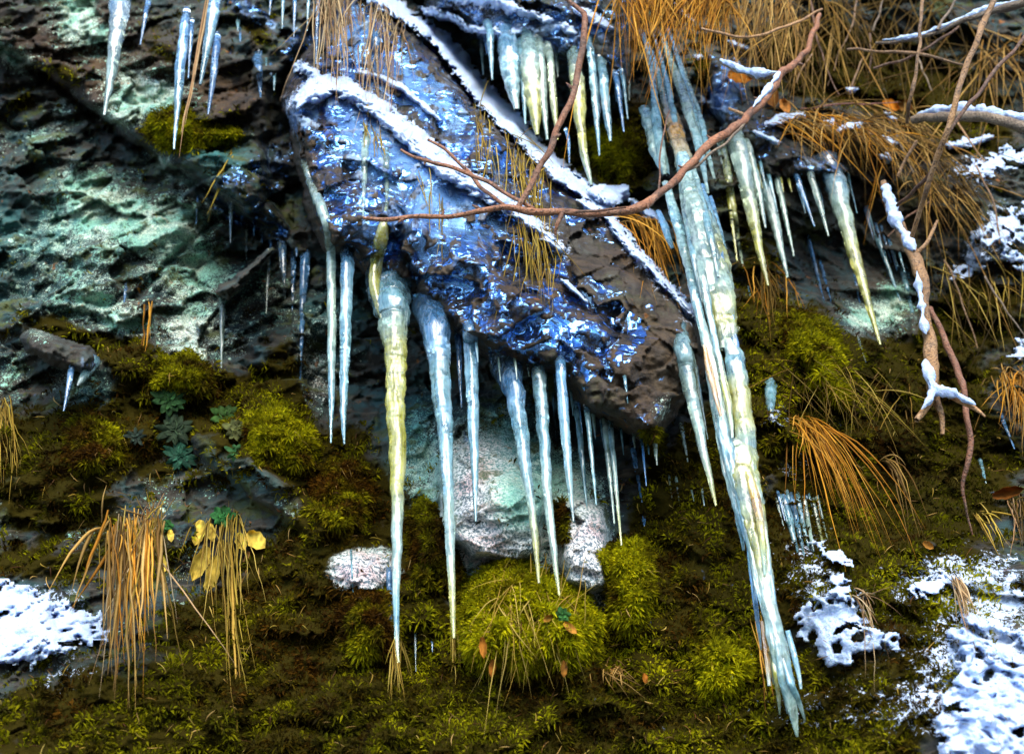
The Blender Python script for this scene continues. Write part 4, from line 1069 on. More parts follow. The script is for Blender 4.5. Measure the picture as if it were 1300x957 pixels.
# the frozen cascade: fused strands of one body of ice
cas = empty('frozen_cascade', P(930, 430, 1.62), 'tall slanting frozen cascade of fused white and yellow ice', 'ice cascade')
for i, (pth, c, Dl) in enumerate([
    ([(823, 65, 7), (829, 110, 8), (834, 160, 12), (840, 195, 10), (844, 222, 4)], 'bccp', [1.80, 1.76, 1.72]),
    ([(818, 138, 14), (828, 165, 20), (836, 195, 19), (846, 222, 8)], 'cpc', [1.80, 1.76, 1.74]),
    ([(832, 84, 9), (842, 116, 12), (853, 150, 18), (866, 197, 22), (877, 240, 20), (886, 280, 14)], 'bcapc', [1.82, 1.75, 1.68, 1.64]),
    ([(849, 70, 8), (860, 100, 11), (871, 131, 13), (880, 160, 12), (888, 190, 10), (899, 246, 3)], 'cppcp', [1.82, 1.75, 1.69, 1.65]),
    ([(864, 84, 7), (878, 120, 8), (890, 156, 9), (898, 190, 7), (907, 228, 3)], 'bpcp', [1.84, 1.77, 1.70]),
    ([(866, 196, 14), (876, 236, 24), (887, 278, 30), (897, 330, 32), (904, 370, 26), (910, 410, 14)], 'cppppc', [1.68, 1.62, 1.59, 1.58]),
    ([(890, 236, 10), (902, 290, 20), (910, 330, 28), (917, 380, 34), (922, 420, 28), (920, 444, 10)], 'bcypyp', [1.66, 1.61, 1.585, 1.575]),
    ([(845, 232, 8), (854, 262, 12), (862, 290, 14), (875, 340, 12), (887, 398, 12), (896, 430, 8)], 'pcpcp', [1.68, 1.64, 1.60, 1.575]),
    ([(836, 268, 6), (845, 292, 10), (854, 316, 4)], 'bc', [1.70, 1.66]),
    ([(884, 380, 8), (896, 430, 13), (906, 470, 14), (914, 520, 15), (926, 580, 18), (936, 625, 10)], 'cppcp', [1.575, 1.565, 1.565, 1.57]),
    ([(924, 432, 14), (932, 452, 22), (937, 490, 26), (942, 520, 27), (948, 566, 24), (952, 600, 16)], 'pcyypy', [1.575, 1.57, 1.57, 1.575]),
    ([(900, 470, 10), (906, 500, 12), (916, 545, 16), (926, 590, 20), (940, 640, 20), (954, 690, 14), (962, 730, 6)], 'pppcp', [1.575, 1.575, 1.575, 1.575]),
    ([(932, 562, 26), (940, 572, 34), (946, 596, 32), (952, 630, 30), (958, 664, 26), (968, 715, 22), (976, 768, 20), (985, 808, 21), (994, 846, 22), (1002, 884, 17), (1008, 912, 10), (1012, 934, 3)], 'pypyypppcpp', [1.575, 1.565, 1.56, 1.565, 1.565, 1.575, 1.60]),
    ([(930, 606, 9), (935, 640, 9), (940, 670, 7), (944, 698, 3)], 'bcc', [1.58, 1.58, 1.60]),
    ([(950, 600, 9), (958, 630, 12), (965, 662, 10), (969, 700, 7), (971, 730, 3)], 'yayp', [1.556, 1.545, 1.55, 1.556]),
    ([(968, 788, 5), (972, 820, 6), (977, 870, 4)], 'aap', [1.575, 1.58]),
    ([(1000, 800, 6), (1008, 830, 7), (1013, 850, 6), (1017, 874, 3)], 'ccp', [1.575, 1.58]),
    ([(880, 210, 6), (893, 262, 9), (904, 310, 8), (912, 352, 3)], 'pcp', [1.66, 1.60, 1.572]),
    ([(872, 250, 7), (884, 310, 10), (896, 372, 10), (906, 424, 8), (916, 470, 9), (926, 520, 8), (930, 556, 3)], 'pppcyp', [1.63, 1.575, 1.56, 1.558]),
    ([(914, 320, 7), (924, 372, 9), (930, 420, 10), (938, 468, 9), (946, 520, 8), (952, 560, 4)], 'bcbpc', [1.60, 1.578, 1.57, 1.57]),
    ([(918, 540, 9), (930, 590, 12), (942, 640, 12), (953, 690, 11), (962, 740, 10), (970, 780, 5)], 'cpcpc', [1.568, 1.565, 1.563, 1.566]),
    ([(952, 580, 9), (962, 630, 11), (970, 680, 10), (977, 730, 9), (984, 780, 8), (992, 815, 4)], 'pypcp', [1.566, 1.56, 1.562, 1.57]),
    ([(976, 760, 7), (984, 800, 8), (990, 840, 9), (996, 880, 6), (1000, 905, 2)], 'cppc', [1.565, 1.562, 1.566, 1.59]),
    ([(988, 820, 5), (1000, 856, 8), (1014, 890, 6), (1022, 915, 2)], 'pcp', [1.565, 1.565, 1.60]),
    ([(980, 800, 5), (984, 845, 7), (988, 880, 5), (990, 906, 2)], 'cyp', [1.57, 1.57, 1.60]),
    ([(972, 750, 4), (977, 790, 6), (980, 835, 6), (982, 868, 2)], 'pyp', [1.57, 1.572, 1.60]),
    ([(950, 640, 5), (952, 690, 8), (956, 740, 7), (962, 790, 5), (966, 824, 2)], 'bcbc', [1.585, 1.585, 1.60, 1.63]),
    ([(860, 200, 5), (868, 250, 9), (876, 300, 9), (886, 350, 7), (892, 384, 2)], 'cpcp', [1.70, 1.635, 1.59, 1.58]),
    ([(902, 250, 5), (914, 300, 9), (924, 350, 9), (930, 396, 7), (934, 430, 3)], 'bcyc', [1.66, 1.61, 1.59, 1.585]),
    ([(838, 70, 4), (848, 110, 7), (856, 150, 7), (866, 186, 3)], 'bcc', [1.82, 1.77, 1.72]),
    ([(856, 60, 4), (868, 100, 6), (880, 140, 6), (890, 176, 2)], 'bcc', [1.84, 1.78, 1.72]),
    ([(894, 438, 4), (900, 466, 8), (908, 500, 7), (915, 528, 3)], 'aaa', [1.553, 1.548, 1.553])]):
    if pth[0][1] < 110:
        pth = [(pth[0][0] - 9, pth[0][1] - 26, pth[0][2] * .7)] + pth; Dl = [Dl[0] + .10] + Dl
    v, f, a = icicle_geo(pth, None, c, 1.05, seed=200 + i * 5.1, seg=28, Dlist=Dl, ripple=.006, flat=.5, rough=.24)
    obj('ice_strand', v, f, ICE, a, parent=cas)

# ------------------------------------------------------------------ branches and sticks
RED, TAN, GRYB, DKB = np.array((.30, .115, .045)), np.array((.40, .21, .075)), np.array((.20, .145, .09)), np.array((.12, .05, .02))


def limb_geo(path, seed, col, bark=.10, seg=10):
    """path: (x, y, D, width px)"""
    a = np.array(path, float)
    pts = np.c_[P(a[:, 0], a[:, 1], a[:, 2]), a[:, 3] * .5 * pxsize(a[:, 0], a[:, 1], a[:, 2])]
    L = np.hypot(np.diff(a[:, 0]), np.diff(a[:, 1])).sum(); n = int(max(10, L / 3))
    r = resample(pts, n); r[:, 3] *= .84 * (1 + .20 * np.clip(perlin(r[:, :3] * 55 + seed) * 2.2 - .5, 0, 1))
    c = r[:, :3] + .0042 * np.stack([perlin(r[:, :3] * 21 + k * 7 + seed) for k in range(3)], -1)
    v, f, caps = tube(c, np.maximum(r[:, 3], .0006), seg, bark * 1.6, seed, 45)
    tint = np.clip(col * (1 + .35 * fbm(v * 18, 3, seed=seed)[:, None]), .005, .9)
    return v, np.concatenate([f, caps]), {'tint': tint}


def limb(name, path, seed, col, parent=None, label=None, cat=None, group=None, **kw):
    v, f, a = limb_geo(path, seed, col, **kw)
    return obj(name, v, f, BARK, a, parent=parent, label=label, cat=cat, group=group)


br = empty('branch', P(990, 96, 1.55), 'long bare reddish branch crossing in front of the ice with forked tips', 'branch')
limb('stem', [(1040, 20, 1.66, 7), (1030, 52, 1.63, 8), (1018, 72, 1.60, 9), (992, 95, 1.55, 11), (975, 120, 1.51, 12), (950, 146, 1.47, 12), (925, 166, 1.44, 13), (892, 190, 1.41, 12), (862, 224, 1.38, 12), (830, 252, 1.36, 12),
              (800, 267, 1.35, 13), (760, 272, 1.35, 11), (715, 269, 1.35, 11), (672, 267, 1.35, 11), (640, 266, 1.35, 10), (600, 269, 1.35, 8), (545, 274, 1.35, 7), (500, 277, 1.35, 7), (460, 276, 1.35, 5)], 1., RED, br, bark=.12)
limb('twig', [(658, 264, 1.35, 9), (676, 232, 1.34, 9), (700, 186, 1.33, 10), (718, 144, 1.32, 10), (730, 105, 1.315, 10), (738, 65, 1.31, 10), (742, 24, 1.30, 9), (735, 12, 1.30, 7), (718, 0, 1.30, 6), (700, -20, 1.30, 5)], 2., RED * .75, br)
limb('twig', [(678, 265, 1.35, 6), (650, 250, 1.355, 6), (605, 226, 1.36, 6), (560, 209, 1.365, 6), (508, 191, 1.37, 4)], 3., RED, br)
limb('twig', [(644, 264, 1.36, 6), (622, 246, 1.37, 6), (600, 224, 1.38, 6), (572, 196, 1.39, 5), (545, 176, 1.40, 4)], 4., RED * .85, br)
limb('twig', [(838, 246, 1.37, 4), (839, 215, 1.37, 3), (841, 175, 1.37, 2.5), (851, 139, 1.37, 1.5)], 5., RED * .7, br)
limb('twig', [(730, 271, 1.34, 4), (765, 267, 1.335, 4), (796, 264, 1.33, 3)], 6., RED * .6, br)
limb('twig', [(868, 218, 1.39, 4), (895, 200, 1.41, 4), (925, 178, 1.43, 4), (946, 158, 1.46, 5)], 7., GRYB, br)
limb('twig', [(712, 270, 1.35, 7), (706, 284, 1.35, 6), (703, 300, 1.36, 3)], 8., RED * .8, br)
limb('twig', [(992, 95, 1.55, 8), (970, 98, 1.56, 7), (945, 94, 1.58, 6), (918, 80, 1.62, 5)], 9., GRYB, br)
limb('twig', [(950, 146, 1.47, 6), (938, 140, 1.47, 5), (925, 136, 1.47, 4)], 10., TAN, br)
for k_, (x_, y_, dx, dy, D_) in enumerate([(905, 180, -8, -9, 1.425), (868, 216, -9, -6, 1.385), (822, 257, 3, 10, 1.355), (780, 270, 6, -9, 1.35), (610, 268, -10, -6, 1.35), (560, 273, 4, -8, 1.35), (512, 277, -8, 6, 1.35),
                                            (705, 176, 8, -5, 1.325), (728, 112, -8, -7, 1.315), (740, 48, 7, -6, 1.305), (690, 208, -7, -6, 1.335), (940, 154, 8, 7, 1.46), (968, 126, -9, -4, 1.50), (1010, 80, 9, 4, 1.585), (590, 219, 3, -8, 1.365), (540, 202, -2, 8, 1.37)]):
    limb('bud', [(x_, y_, D_, 6), (x_ + dx * .5, y_ + dy * .5, D_ - .002, 4.5), (x_ + dx, y_ + dy, D_ - .003, 1.5)], 90. + k_, RED * .55, br)
limb('dry_stem', [(1268, -20, 1.30, 9), (1255, 12, 1.31, 9), (1226, 88, 1.33, 9), (1206, 158, 1.36, 9), (1182, 217, 1.42, 8), (1158, 300, 1.52, 7)], 21., TAN * .8, None, 'straight brown stem leaning across the snowy log', 'stem')
limb('dry_stem', [(1310, 38, 1.45, 5), (1250, 108, 1.46, 6), (1206, 166, 1.48, 6), (1186, 210, 1.52, 6), (1164, 240, 1.58, 6), (1140, 264, 1.64, 5)], 22., DKB, None, 'thinner dark stem crossing behind the straight brown one', 'stem')
limb('dry_stem', [(1172, -20, 1.50, 5), (1170, 20, 1.50, 5), (1165, 78, 1.52, 5), (1155, 132, 1.56, 6), (1151, 156, 1.62, 5)], 23., TAN * .6, None, 'short upright brown stem ending at the orange leaves', 'stem')
limb('dry_stem', [(890, 36, 1.60, 4), (925, 44, 1.60, 4), (960, 45, 1.60, 4), (1004, 31, 1.62, 4), (1044, 12, 1.66, 4)], 24., TAN, None, 'thin tan twig curving through the tall dry grass', 'stem')
limb('dry_stem', [(1075, 64, 1.72, 4), (1120, 66, 1.70, 4), (1160, 68, 1.68, 5), (1190, 74, 1.68, 4), (1222, 83, 1.70, 3)], 25., TAN * .6, None, 'thin level twig below the snowy twigs', 'stem')
limb('dry_stem', [(1108, 86, 1.74, 4), (1150, 76, 1.72, 4), (1180, 58, 1.70, 4), (1216, 34, 1.68, 4)], 26., DKB, None, 'dark rising twig in the high brush', 'stem')
limb('dry_stem', [(1138, 224, 1.62, 5), (1150, 200, 1.60, 5), (1164, 176, 1.58, 5)], 27., TAN * .7, None, 'stubby broken twig in the straw', 'stem')
sl = limb('log', [(1320, 166, 1.60, 16), (1290, 158, 1.62, 16), (1245, 150, 1.66, 16), (1205, 148, 1.70, 15), (1160, 152, 1.76, 12)], 30., GRYB, None, 'grey log lying level with snow along its top', 'log')
bt = limb('branch', [(1320, -4, 1.60, 16), (1285, 8, 1.62, 13), (1245, 20, 1.64, 9), (1200, 36, 1.66, 6), (1160, 50, 1.68, 5), (1112, 54, 1.72, 4)], 31., GRYB * .7, None, 'dark branch reaching in from the top corner, snow on it', 'branch')
limb('twig', [(1188, 40, 1.66, 5), (1200, 22, 1.66, 4), (1214, -4, 1.66, 4)], 32., GRYB, bt)
for i_, (pth, c_, lb) in enumerate([
    ([(1108, 40), (1116, 18), (1124, -10)], GRYB, 'grey upright twig among dark grass at the top edge'),
    ([(1010, 104), (1018, 88), (1030, 70)], TAN, 'short pale straw stub behind the reddish branch tip'),
    ([(1082, 110), (1088, 94), (1094, 76), (1098, 74)], TAN * .7, 'hooked olive stem above the straw fringe'),
    ([(1103, 44), (1106, 68), (1105, 92)], DKB, 'short dark stem hanging in the high brush'),
    ([(1164, 74), (1172, 92), (1184, 116)], GRYB * 1.6, 'pale slanting stalk behind the upright stem'),
    ([(1016, 138), (1060, 134), (1100, 132), (1140, 129)], np.array((.2, .06, .04)), 'long hair thin reddish twig lying level over the straw'),
    ([(1136, 160), (1144, 186), (1160, 218)], GRYB * 1.5, 'pale straw stalk slanting through the fringe'),
    ([(1216, 156), (1232, 180), (1250, 204)], TAN, 'tan stalk crossing below the grey log'),
    ([(1028, -10), (1036, 40), (1050, 90), (1064, 120)], DKB * 1.4, 'arching dark stem in the brown thicket'),
    ([(1090, -10), (1082, 30), (1066, 66), (1052, 110)], TAN * .5, 'dull brown stem bowed over the thicket'),
    ([(1240, 210), (1262, 260), (1270, 310)], TAN * .6, 'brown stalk over the crusted snow'),
    ([(1200, 330), (1222, 384), (1240, 440)], TAN * .5, 'thin stalk falling past the hanging stick'),
    ([(1250, 350), (1280, 400), (1300, 428)], GRYB, 'grey stalk falling toward the side edge'),
    ([(1180, 258), (1150, 276), (1128, 300)], DKB * 1.5, 'broken twig end beside the snowy stick top')]):
    a_ = np.array(pth, float); D_ = float(np.min(front(a_[:, 0], a_[:, 1]))) - .03
    limb('dry_stem', [(x_, y_, D_ - .01 * math.sin(k_ * 2.1), (3.2 - .6 * k_)) for k_, (x_, y_) in enumerate(pth)], 60. + i_, c_, None, lb, 'stem', 'thin dead stems on the high slope')
stk = empty('dead_stick', P(1190, 530, 1.66), 'forked tan stick hanging down the slope with snow on it', 'stick')
limb('stem', [(1122, 232, 1.74, 9), (1130, 262, 1.72, 12), (1148, 300, 1.69, 16), (1162, 330, 1.67, 20), (1172, 370, 1.66, 15), (1176, 410, 1.655, 16), (1182, 440, 1.65, 20), (1184, 470, 1.65, 18), (1186, 495, 1.65, 17), (1194, 520, 1.65, 10), (1197, 552, 1.66, 6)], 33., TAN * .75, stk, bark=.16, seg=14)
limb('fork', [(1186, 492, 1.65, 14), (1178, 514, 1.64, 12), (1163, 531, 1.63, 8)], 34., TAN, stk)
limb('fork', [(1190, 494, 1.65, 13), (1212, 504, 1.64, 11), (1234, 516, 1.63, 8), (1252, 530, 1.62, 3)], 35., TAN, stk)
limb('twig', [(1164, 322, 1.67, 7), (1178, 306, 1.66, 6), (1190, 280, 1.65, 4)], 36., TAN * .8, stk)
limb('dead_stick', [(1181, 392, 1.70, 8), (1196, 424, 1.69, 9), (1210, 454, 1.68, 10), (1224, 500, 1.67, 10), (1230, 545, 1.67, 9), (1231, 580, 1.68, 8), (1222, 612, 1.70, 6), (1226, 640, 1.72, 4), (1236, 678, 1.75, 2.5)], 37., np.array((.22, .085, .04)), None, 'thin reddish stick dangling behind the snowy forked one', 'stick')


def snow_on(path, label, group='snow lying along branches'):
    a = np.array(path, float)
    pts = np.c_[P(a[:, 0], a[:, 1], a[:, 2]), a[:, 3] * .5 * pxsize(a[:, 0], a[:, 1], a[:, 2])]
    r = resample(pts, int(max(16, np.hypot(np.diff(a[:, 0]), np.diff(a[:, 1])).sum() / 1.4)))
    e_ = np.linspace(0, 1, len(r)); r[:, 3] *= np.clip(np.minimum(e_, 1 - e_) * 9, .05, 1) ** .5 * np.clip(1 + 1.0 * fbm(r[:, :3] * 30, 3), .25, 2)
    r[:, :3] += .0015 * np.stack([perlin(r[:, :3] * 60 + 5 * k_) for k_ in range(3)], -1)
    v, f, caps = tube(r[:, :3], np.maximum(r[:, 3], .0004), 16, .45, a[0, 0], 90)
    return obj('snow_strip', v, np.concatenate([f, caps]), SNOW, label=label, cat='snow', group=group)


snow_on([(1318, 156, 1.60, 9), (1290, 148, 1.62, 10), (1246, 140, 1.66, 10), (1206, 138, 1.70, 10), (1164, 145, 1.76, 6)], 'snow strip on the level grey log')
snow_on([(1318, -10, 1.59, 8), (1286, 2, 1.615, 8), (1248, 13, 1.635, 7), (1204, 31, 1.655, 5), (1162, 46, 1.675, 4), (1120, 51, 1.71, 3)], 'snow strip on the dark branch in the top corner')
snow_on([(1124, 234, 1.72, 8), (1130, 256, 1.705, 11), (1138, 282, 1.685, 14), (1150, 300, 1.675, 12), (1160, 318, 1.66, 8)], 'snow on the upper part of the forked stick')
snow_on([(1164, 344, 1.65, 7), (1168, 370, 1.645, 10), (1171, 396, 1.64, 11), (1176, 424, 1.635, 5)], 'snow on the middle of the forked stick')
snow_on([(1174, 456, 1.635, 6), (1178, 474, 1.63, 14), (1188, 494, 1.625, 18), (1212, 500, 1.625, 11), (1238, 514, 1.62, 5)], 'thick snow in the fork of the hanging stick')
snow_on([(1184, 496, 1.625, 10), (1178, 510, 1.62, 9), (1170, 520, 1.62, 5)], 'snow clot on the short prong of the forked stick')
snow_on([(990, 91, 1.54, 8), (968, 93, 1.55, 9), (945, 89, 1.57, 7), (914, 75, 1.61, 5)], 'snow on the side twig at the end of the reddish branch')
snow_on([(990, 92, 1.535, 5), (974, 114, 1.50, 6), (956, 136, 1.465, 4)], 'snow streak on the upper bend of the reddish branch')

# ------------------------------------------------------------------ dry grass
STRAW = [np.array(c) for c in ((.55, .33, .085), (.66, .42, .13), (.42, .22, .05), (.30, .17, .05))]
ORNG = [np.array(c) for c in ((.72, .34, .03), (.80, .42, .06), (.58, .24, .02), (.40, .17, .02))]
GOLD = [np.array(c) for c in ((.55, .40, .06), (.62, .45, .10), (.42, .28, .04), (.48, .30, .05))]
PALES = [np.array(c) for c in ((.72, .52, .26), (.60, .40, .20), (.78, .60, .34), (.45, .26, .12))]
OLIV = [np.array(c) for c in ((.20, .12, .02), (.26, .15, .025), (.11, .065, .012), (.07, .045, .010))]


def blade_geo(s, A, C, B, w, col, seg=4, n=9):
    t = np.linspace(0, 1, n)[:, None]
    c = (1 - t) ** 2 * A + 2 * t * (1 - t) * C + t ** 2 * B
    c = c + .0025 * perlin(c * 30 + w * 9000)[:, None] * np.array([1, .5, .3])
    r = w * (np.sin(np.pi * np.clip(t[:, 0] * .86 + .14, 0, 1)) * .75 + .25) * (1 - .75 * t[:, 0] ** 3)
    v, f, caps = tube(c, r, seg)
    s.add(v, np.concatenate([f, caps]), np.clip(col * (.85 + .3 * t[np.minimum(np.arange(len(v)) // seg, n - 1), 0])[:, None], 0, .95))


def tuft(n, root, tip, label, cols, w=(.8, 1.8), arch=(10, 30), out=.04, group='dry grass tufts on the cliff', sroot=(10, 6), stip=(20, 20), lift=.0, name='grass_tuft', cat='dry grass', D=None, rev=0.):
    """root, tip: lists of (x, y) the blades start and end around"""
    root = np.atleast_2d(np.array(root, float)); tip = np.atleast_2d(np.array(tip, float)); s = Soup()
    for i in range(n):
        u = random.random(); k = u * (len(root) - 1); a = int(min(k, len(root) - 2)) if len(root) > 1 else 0
        rt = root[a] + (root[a + 1] - root[a]) * (k - a) if len(root) > 1 else root[0]
        uu = np.clip(u + random.gauss(0, .12), 0, 1); k = uu * (len(tip) - 1); b = int(min(k, len(tip) - 2)) if len(tip) > 1 else 0
        tp = tip[b] + (tip[b + 1] - tip[b]) * (k - b) if len(tip) > 1 else tip[0]
        f = random.random() ** .6; wild = 1 + 1.6 * (random.random() < .22)
        R = rt + rng.normal(size=2) * np.array(sroot); T = rt + (tp - rt) * (.45 + .6 * f) + rng.normal(size=2) * np.array(stip) * wild
        Cc = R + (T - R) * random.uniform(.35, .6) + np.array([random.uniform(-.25, .25) * arch[1], -random.uniform(*arch)])
        DR = float(front(R[0], R[1])) - .003 if D is None else D + random.uniform(-.02, .02)
        o = random.uniform(.3, 1) * out
        DT = (min(DR, float(front(T[0], T[1]))) if D is None else DR) - o * .7
        DC = min(DR, float(front(Cc[0], Cc[1])) if D is None else DR) - o
        ww = random.uniform(*w) * .5 * float(pxsize(R[0], R[1], DR))
        blade_geo(s, P(R[0], R[1], DR), P(Cc[0], Cc[1], DC), P(T[0], T[1], DT), ww, random.choice(cols) * random.uniform(.35, 1.2))
    v, f, a = s.out()
    return obj(name, v, f, GRASS, a, label=label, cat=cat, group=group)


tuft(230, [(775, -20), (830, -25), (900, -15), (925, 5)], [(815, 60), (830, 95), (868, 75), (900, 70)], 'large orange dry grass tuft hanging from the top edge', ORNG, (1, 2.4), (15, 45), .10, sroot=(12, 10), stip=(18, 24), D=1.68)
tuft(120, [(880, -10), (960, -15), (1010, 0)], [(905, 70), (950, 85), (985, 110)], 'tangled golden dry grass beside the orange tuft', STRAW, (.8, 2), (10, 40), .08, sroot=(14, 12), stip=(22, 26), D=1.74)
tuft(170, [(985, 150), (1040, 150), (1090, 160), (1130, 178)], [(1045, 195), (1075, 196), (1110, 206), (1160, 230)], 'drooping straw fringe over the ice glazed shelf', ORNG + STRAW, (.8, 2), (8, 28), .08, sroot=(14, 8), stip=(18, 14))
tuft(120, [(1060, 140), (1130, 150), (1190, 180)], [(1120, 190), (1180, 220), (1240, 240)], 'spiky straw tuft trailing below the orange leaves', STRAW + OLIV, (.8, 1.8), (8, 24), .08, sroot=(16, 10), stip=(24, 18))
tuft(80, [(790, 276), (815, 278), (832, 290)], [(832, 330), (846, 342), (858, 356)], 'bright orange grass tuft spilling over the snow crest', ORNG, (1, 2.2), (10, 26), .05, sroot=(8, 5), stip=(7, 12))
tuft(75, [(1006, 532), (1022, 534), (1036, 546)], [(1062, 640), (1092, 655), (1118, 690)], 'orange grass tuft arching down over mossy slope', ORNG, (1.2, 2.4), (20, 60), .10, sroot=(7, 6), stip=(14, 18))
tuft(90, [(1272, 470), (1296, 478), (1320, 470)], [(1284, 530), (1300, 552), (1330, 560)], 'dense golden grass tuft under a snow lump at the side edge', ORNG + STRAW, (1.2, 2.4), (6, 24), .08, sroot=(6, 6), stip=(12, 14))
tuft(58, [(136, 668), (156, 662), (175, 660), (205, 658)], [(138, 850), (158, 862), (172, 850), (196, 790)], 'hanging bunch of broad amber straw blades beside the snow bank', ORNG + STRAW + STRAW, (1.5, 5), (-4, 16), .07, sroot=(6, 9), stip=(13, 34), D=1.56)
tuft(26, [(150, 660), (200, 640), (212, 640)], [(150, 770), (180, 830), (205, 800)], 'finer tangled straw around the amber blades', GOLD + PALES, (1, 2.2), (6, 34), .06, sroot=(14, 14), stip=(26, 26), D=1.56)
tuft(3, [(128, 672), (134, 668)], [(70, 780), (84, 776)], 'wide bent straw blade falling onto the snow bank', STRAW, (4, 5.5), (28, 44), .05, sroot=(4, 3), stip=(8, 8), D=1.56)
tuft(34, [(262, 660), (285, 650), (312, 660)], [(232, 750), (275, 770), (290, 790), (330, 775)], 'thin straw tuft with withered yellow leaves', GOLD, (1, 2.4), (10, 34), .05, sroot=(8, 6), stip=(14, 16))
tuft(7, [(285, 690), (292, 690)], [(296, 860), (306, 930)], 'few long pale stalks trailing below the withered leaves', GOLD, (2, 4), (-5, 10), .03, sroot=(5, 5), stip=(8, 12))
tuft(52, [(405, -10), (420, -15), (440, -10)], [(408, 90), (428, 120), (440, 100)], 'pale frozen roots hanging in a sheaf from the top', PALES, (.8, 2), (-5, 15), .03, sroot=(10, 8), stip=(12, 26), name='root_bundle', cat='roots', group='hanging roots over the ledge', D=1.56)
tuft(60, [(452, 5), (480, 8), (520, 36)], [(452, 110), (482, 150), (505, 130)], 'stringy pale roots drooping from the snow ridge', PALES, (.7, 1.6), (-5, 20), .04, sroot=(10, 6), stip=(12, 34), name='root_bundle', cat='roots', group='hanging roots over the ledge')
tuft(60, [(640, 165), (665, 190), (690, 215)], [(650, 260), (672, 300), (690, 300)], 'golden roots draped down the icy face behind the branch fork', GOLD, (.9, 2), (-5, 15), .03, sroot=(9, 8), stip=(10, 28), name='root_bundle', cat='roots', group='hanging roots over the ledge')
tuft(22, [(600, 128), (612, 140), (626, 160)], [(604, 220), (618, 240), (632, 250)], 'sparse amber roots on blue ice', GOLD, (.9, 2), (-5, 12), .02, sroot=(6, 8), stip=(6, 20), name='root_bundle', cat='roots', group='hanging roots over the ledge')
tuft(38, [(655, 285), (680, 290), (705, 305)], [(664, 370), (680, 390), (704, 370)], 'short golden root wisps on the dark wet rock', GOLD, (.8, 1.8), (-4, 10), .03, sroot=(10, 8), stip=(8, 20), name='root_bundle', cat='roots', group='hanging roots over the ledge')
tuft(9, [(464, 152), (490, 168)], [(466, 200), (492, 225)], 'amber wisps frozen above the branch tip', GOLD, (1, 2.2), (-3, 8), .02, sroot=(4, 4), stip=(5, 12), name='root_bundle', cat='roots', group='hanging roots over the ledge')
tuft(9, [(535, 195), (560, 260)], [(540, 300), (566, 350)], 'two or three ochre root threads down the wet rock', GOLD, (.9, 2), (-3, 8), .02, sroot=(10, 20), stip=(8, 20), name='root_bundle', cat='roots', group='hanging roots over the ledge')
tuft(80, [(640, 735), (680, 730), (715, 745)], [(640, 850), (668, 868), (715, 840)], 'loose yellow strands combed over the bright moss mound', GOLD, (1, 2.2), (-6, 26), .03, sroot=(20, 16), stip=(26, 22), name='grass_strands')
tuft(18, [(500, 806), (506, 816)], [(490, 870), (510, 880), (525, 870)], 'yellow straw below the tip of the thickest icicle', GOLD, (1.2, 2.6), (-4, 12), .03, sroot=(4, 6), stip=(14, 10))
tuft(12, [(576, 770), (580, 780)], [(574, 868), (588, 850)], 'yellow stems under the second longest icicle', GOLD, (1.2, 2.4), (-4, 10), .03, sroot=(4, 8), stip=(6, 14))
tuft(9, [(1120, 585), (1130, 583)], [(1160, 650), (1174, 695)], 'few curling straw blades in the dark hollow', STRAW, (1.5, 2.8), (20, 44), .07, sroot=(4, 4), stip=(8, 12))
tuft(10, [(1240, 648), (1248, 650)], [(1262, 700), (1274, 712)], 'olive straw blades above the low snow', GOLD, (1.5, 2.8), (0, 12), .05, sroot=(4, 4), stip=(6, 10))
tuft(30, [(1276, 630), (1296, 634), (1315, 630)], [(1290, 690), (1312, 700)], 'brown grass drooping under a dead leaf at the side edge', PALES + OLIV, (1.2, 2.4), (4, 20), .06, sroot=(5, 5), stip=(8, 12))
tuft(30, [(1208, 738), (1220, 732)], [(1228, 790), (1244, 800)], 'limp tan grass wisp lying on the snow', PALES, (1.4, 3), (0, 14), .04, sroot=(4, 4), stip=(6, 8))
tuft(14, [(1086, 752), (1096, 760)], [(1112, 800), (1122, 850)], 'thin straw poking through crumbly snow', PALES, (1, 2), (0, 14), .03, sroot=(5, 5), stip=(5, 14))
tuft(26, [(768, 850), (790, 846)], [(776, 872), (800, 870)], 'small blond grass tuft at the foot of the moss', STRAW, (1, 2.2), (2, 8), .03, sroot=(6, 3), stip=(8, 8))
tuft(16, [(960, 780), (972, 800)], [(975, 860), (990, 880)], 'orange straw frozen along the foot of the cascade', ORNG, (1.5, 3), (-4, 8), .02, sroot=(3, 10), stip=(5, 14))
tuft(5, [(188, 384), (194, 380)], [(184, 480), (186, 470)], 'single upright amber straw on the lichen rock', ORNG, (1.2, 2), (-3, 5), .03, sroot=(3, 4), stip=(4, 12))
tuft(4, [(290, 190), (296, 205)], [(262, 258), (256, 275)], 'yellow dead tendril hanging from the slab corner', GOLD, (2, 3.4), (-2, 8), .03, sroot=(3, 6), stip=(4, 8))
tuft(3, [(266, -14), (265, -6)], [(226, 196), (227, 192)], 'long frozen straw hanging beside the beaded icicle', PALES, (3, 4.2), (-4, 4), .01, sroot=(1.5, 2), stip=(1.5, 4), D=1.49)
BG = 'brown grass on the high slope'
tuft(95, [(940, 20), (1010, 10), (1070, 20)], [(955, 110), (1010, 130), (1080, 110)], 'dull brown grass thicket behind the branch end', OLIV + STRAW, (.9, 2), (10, 40), .08, BG, (22, 22), (40, 36))
tuft(80, [(1060, -10), (1130, -10), (1200, 0)], [(1060, 90), (1120, 110), (1200, 90)], 'dark olive grass thicket under the top edge', OLIV, (.9, 2.2), (10, 50), .08, BG, (30, 24), (50, 40))
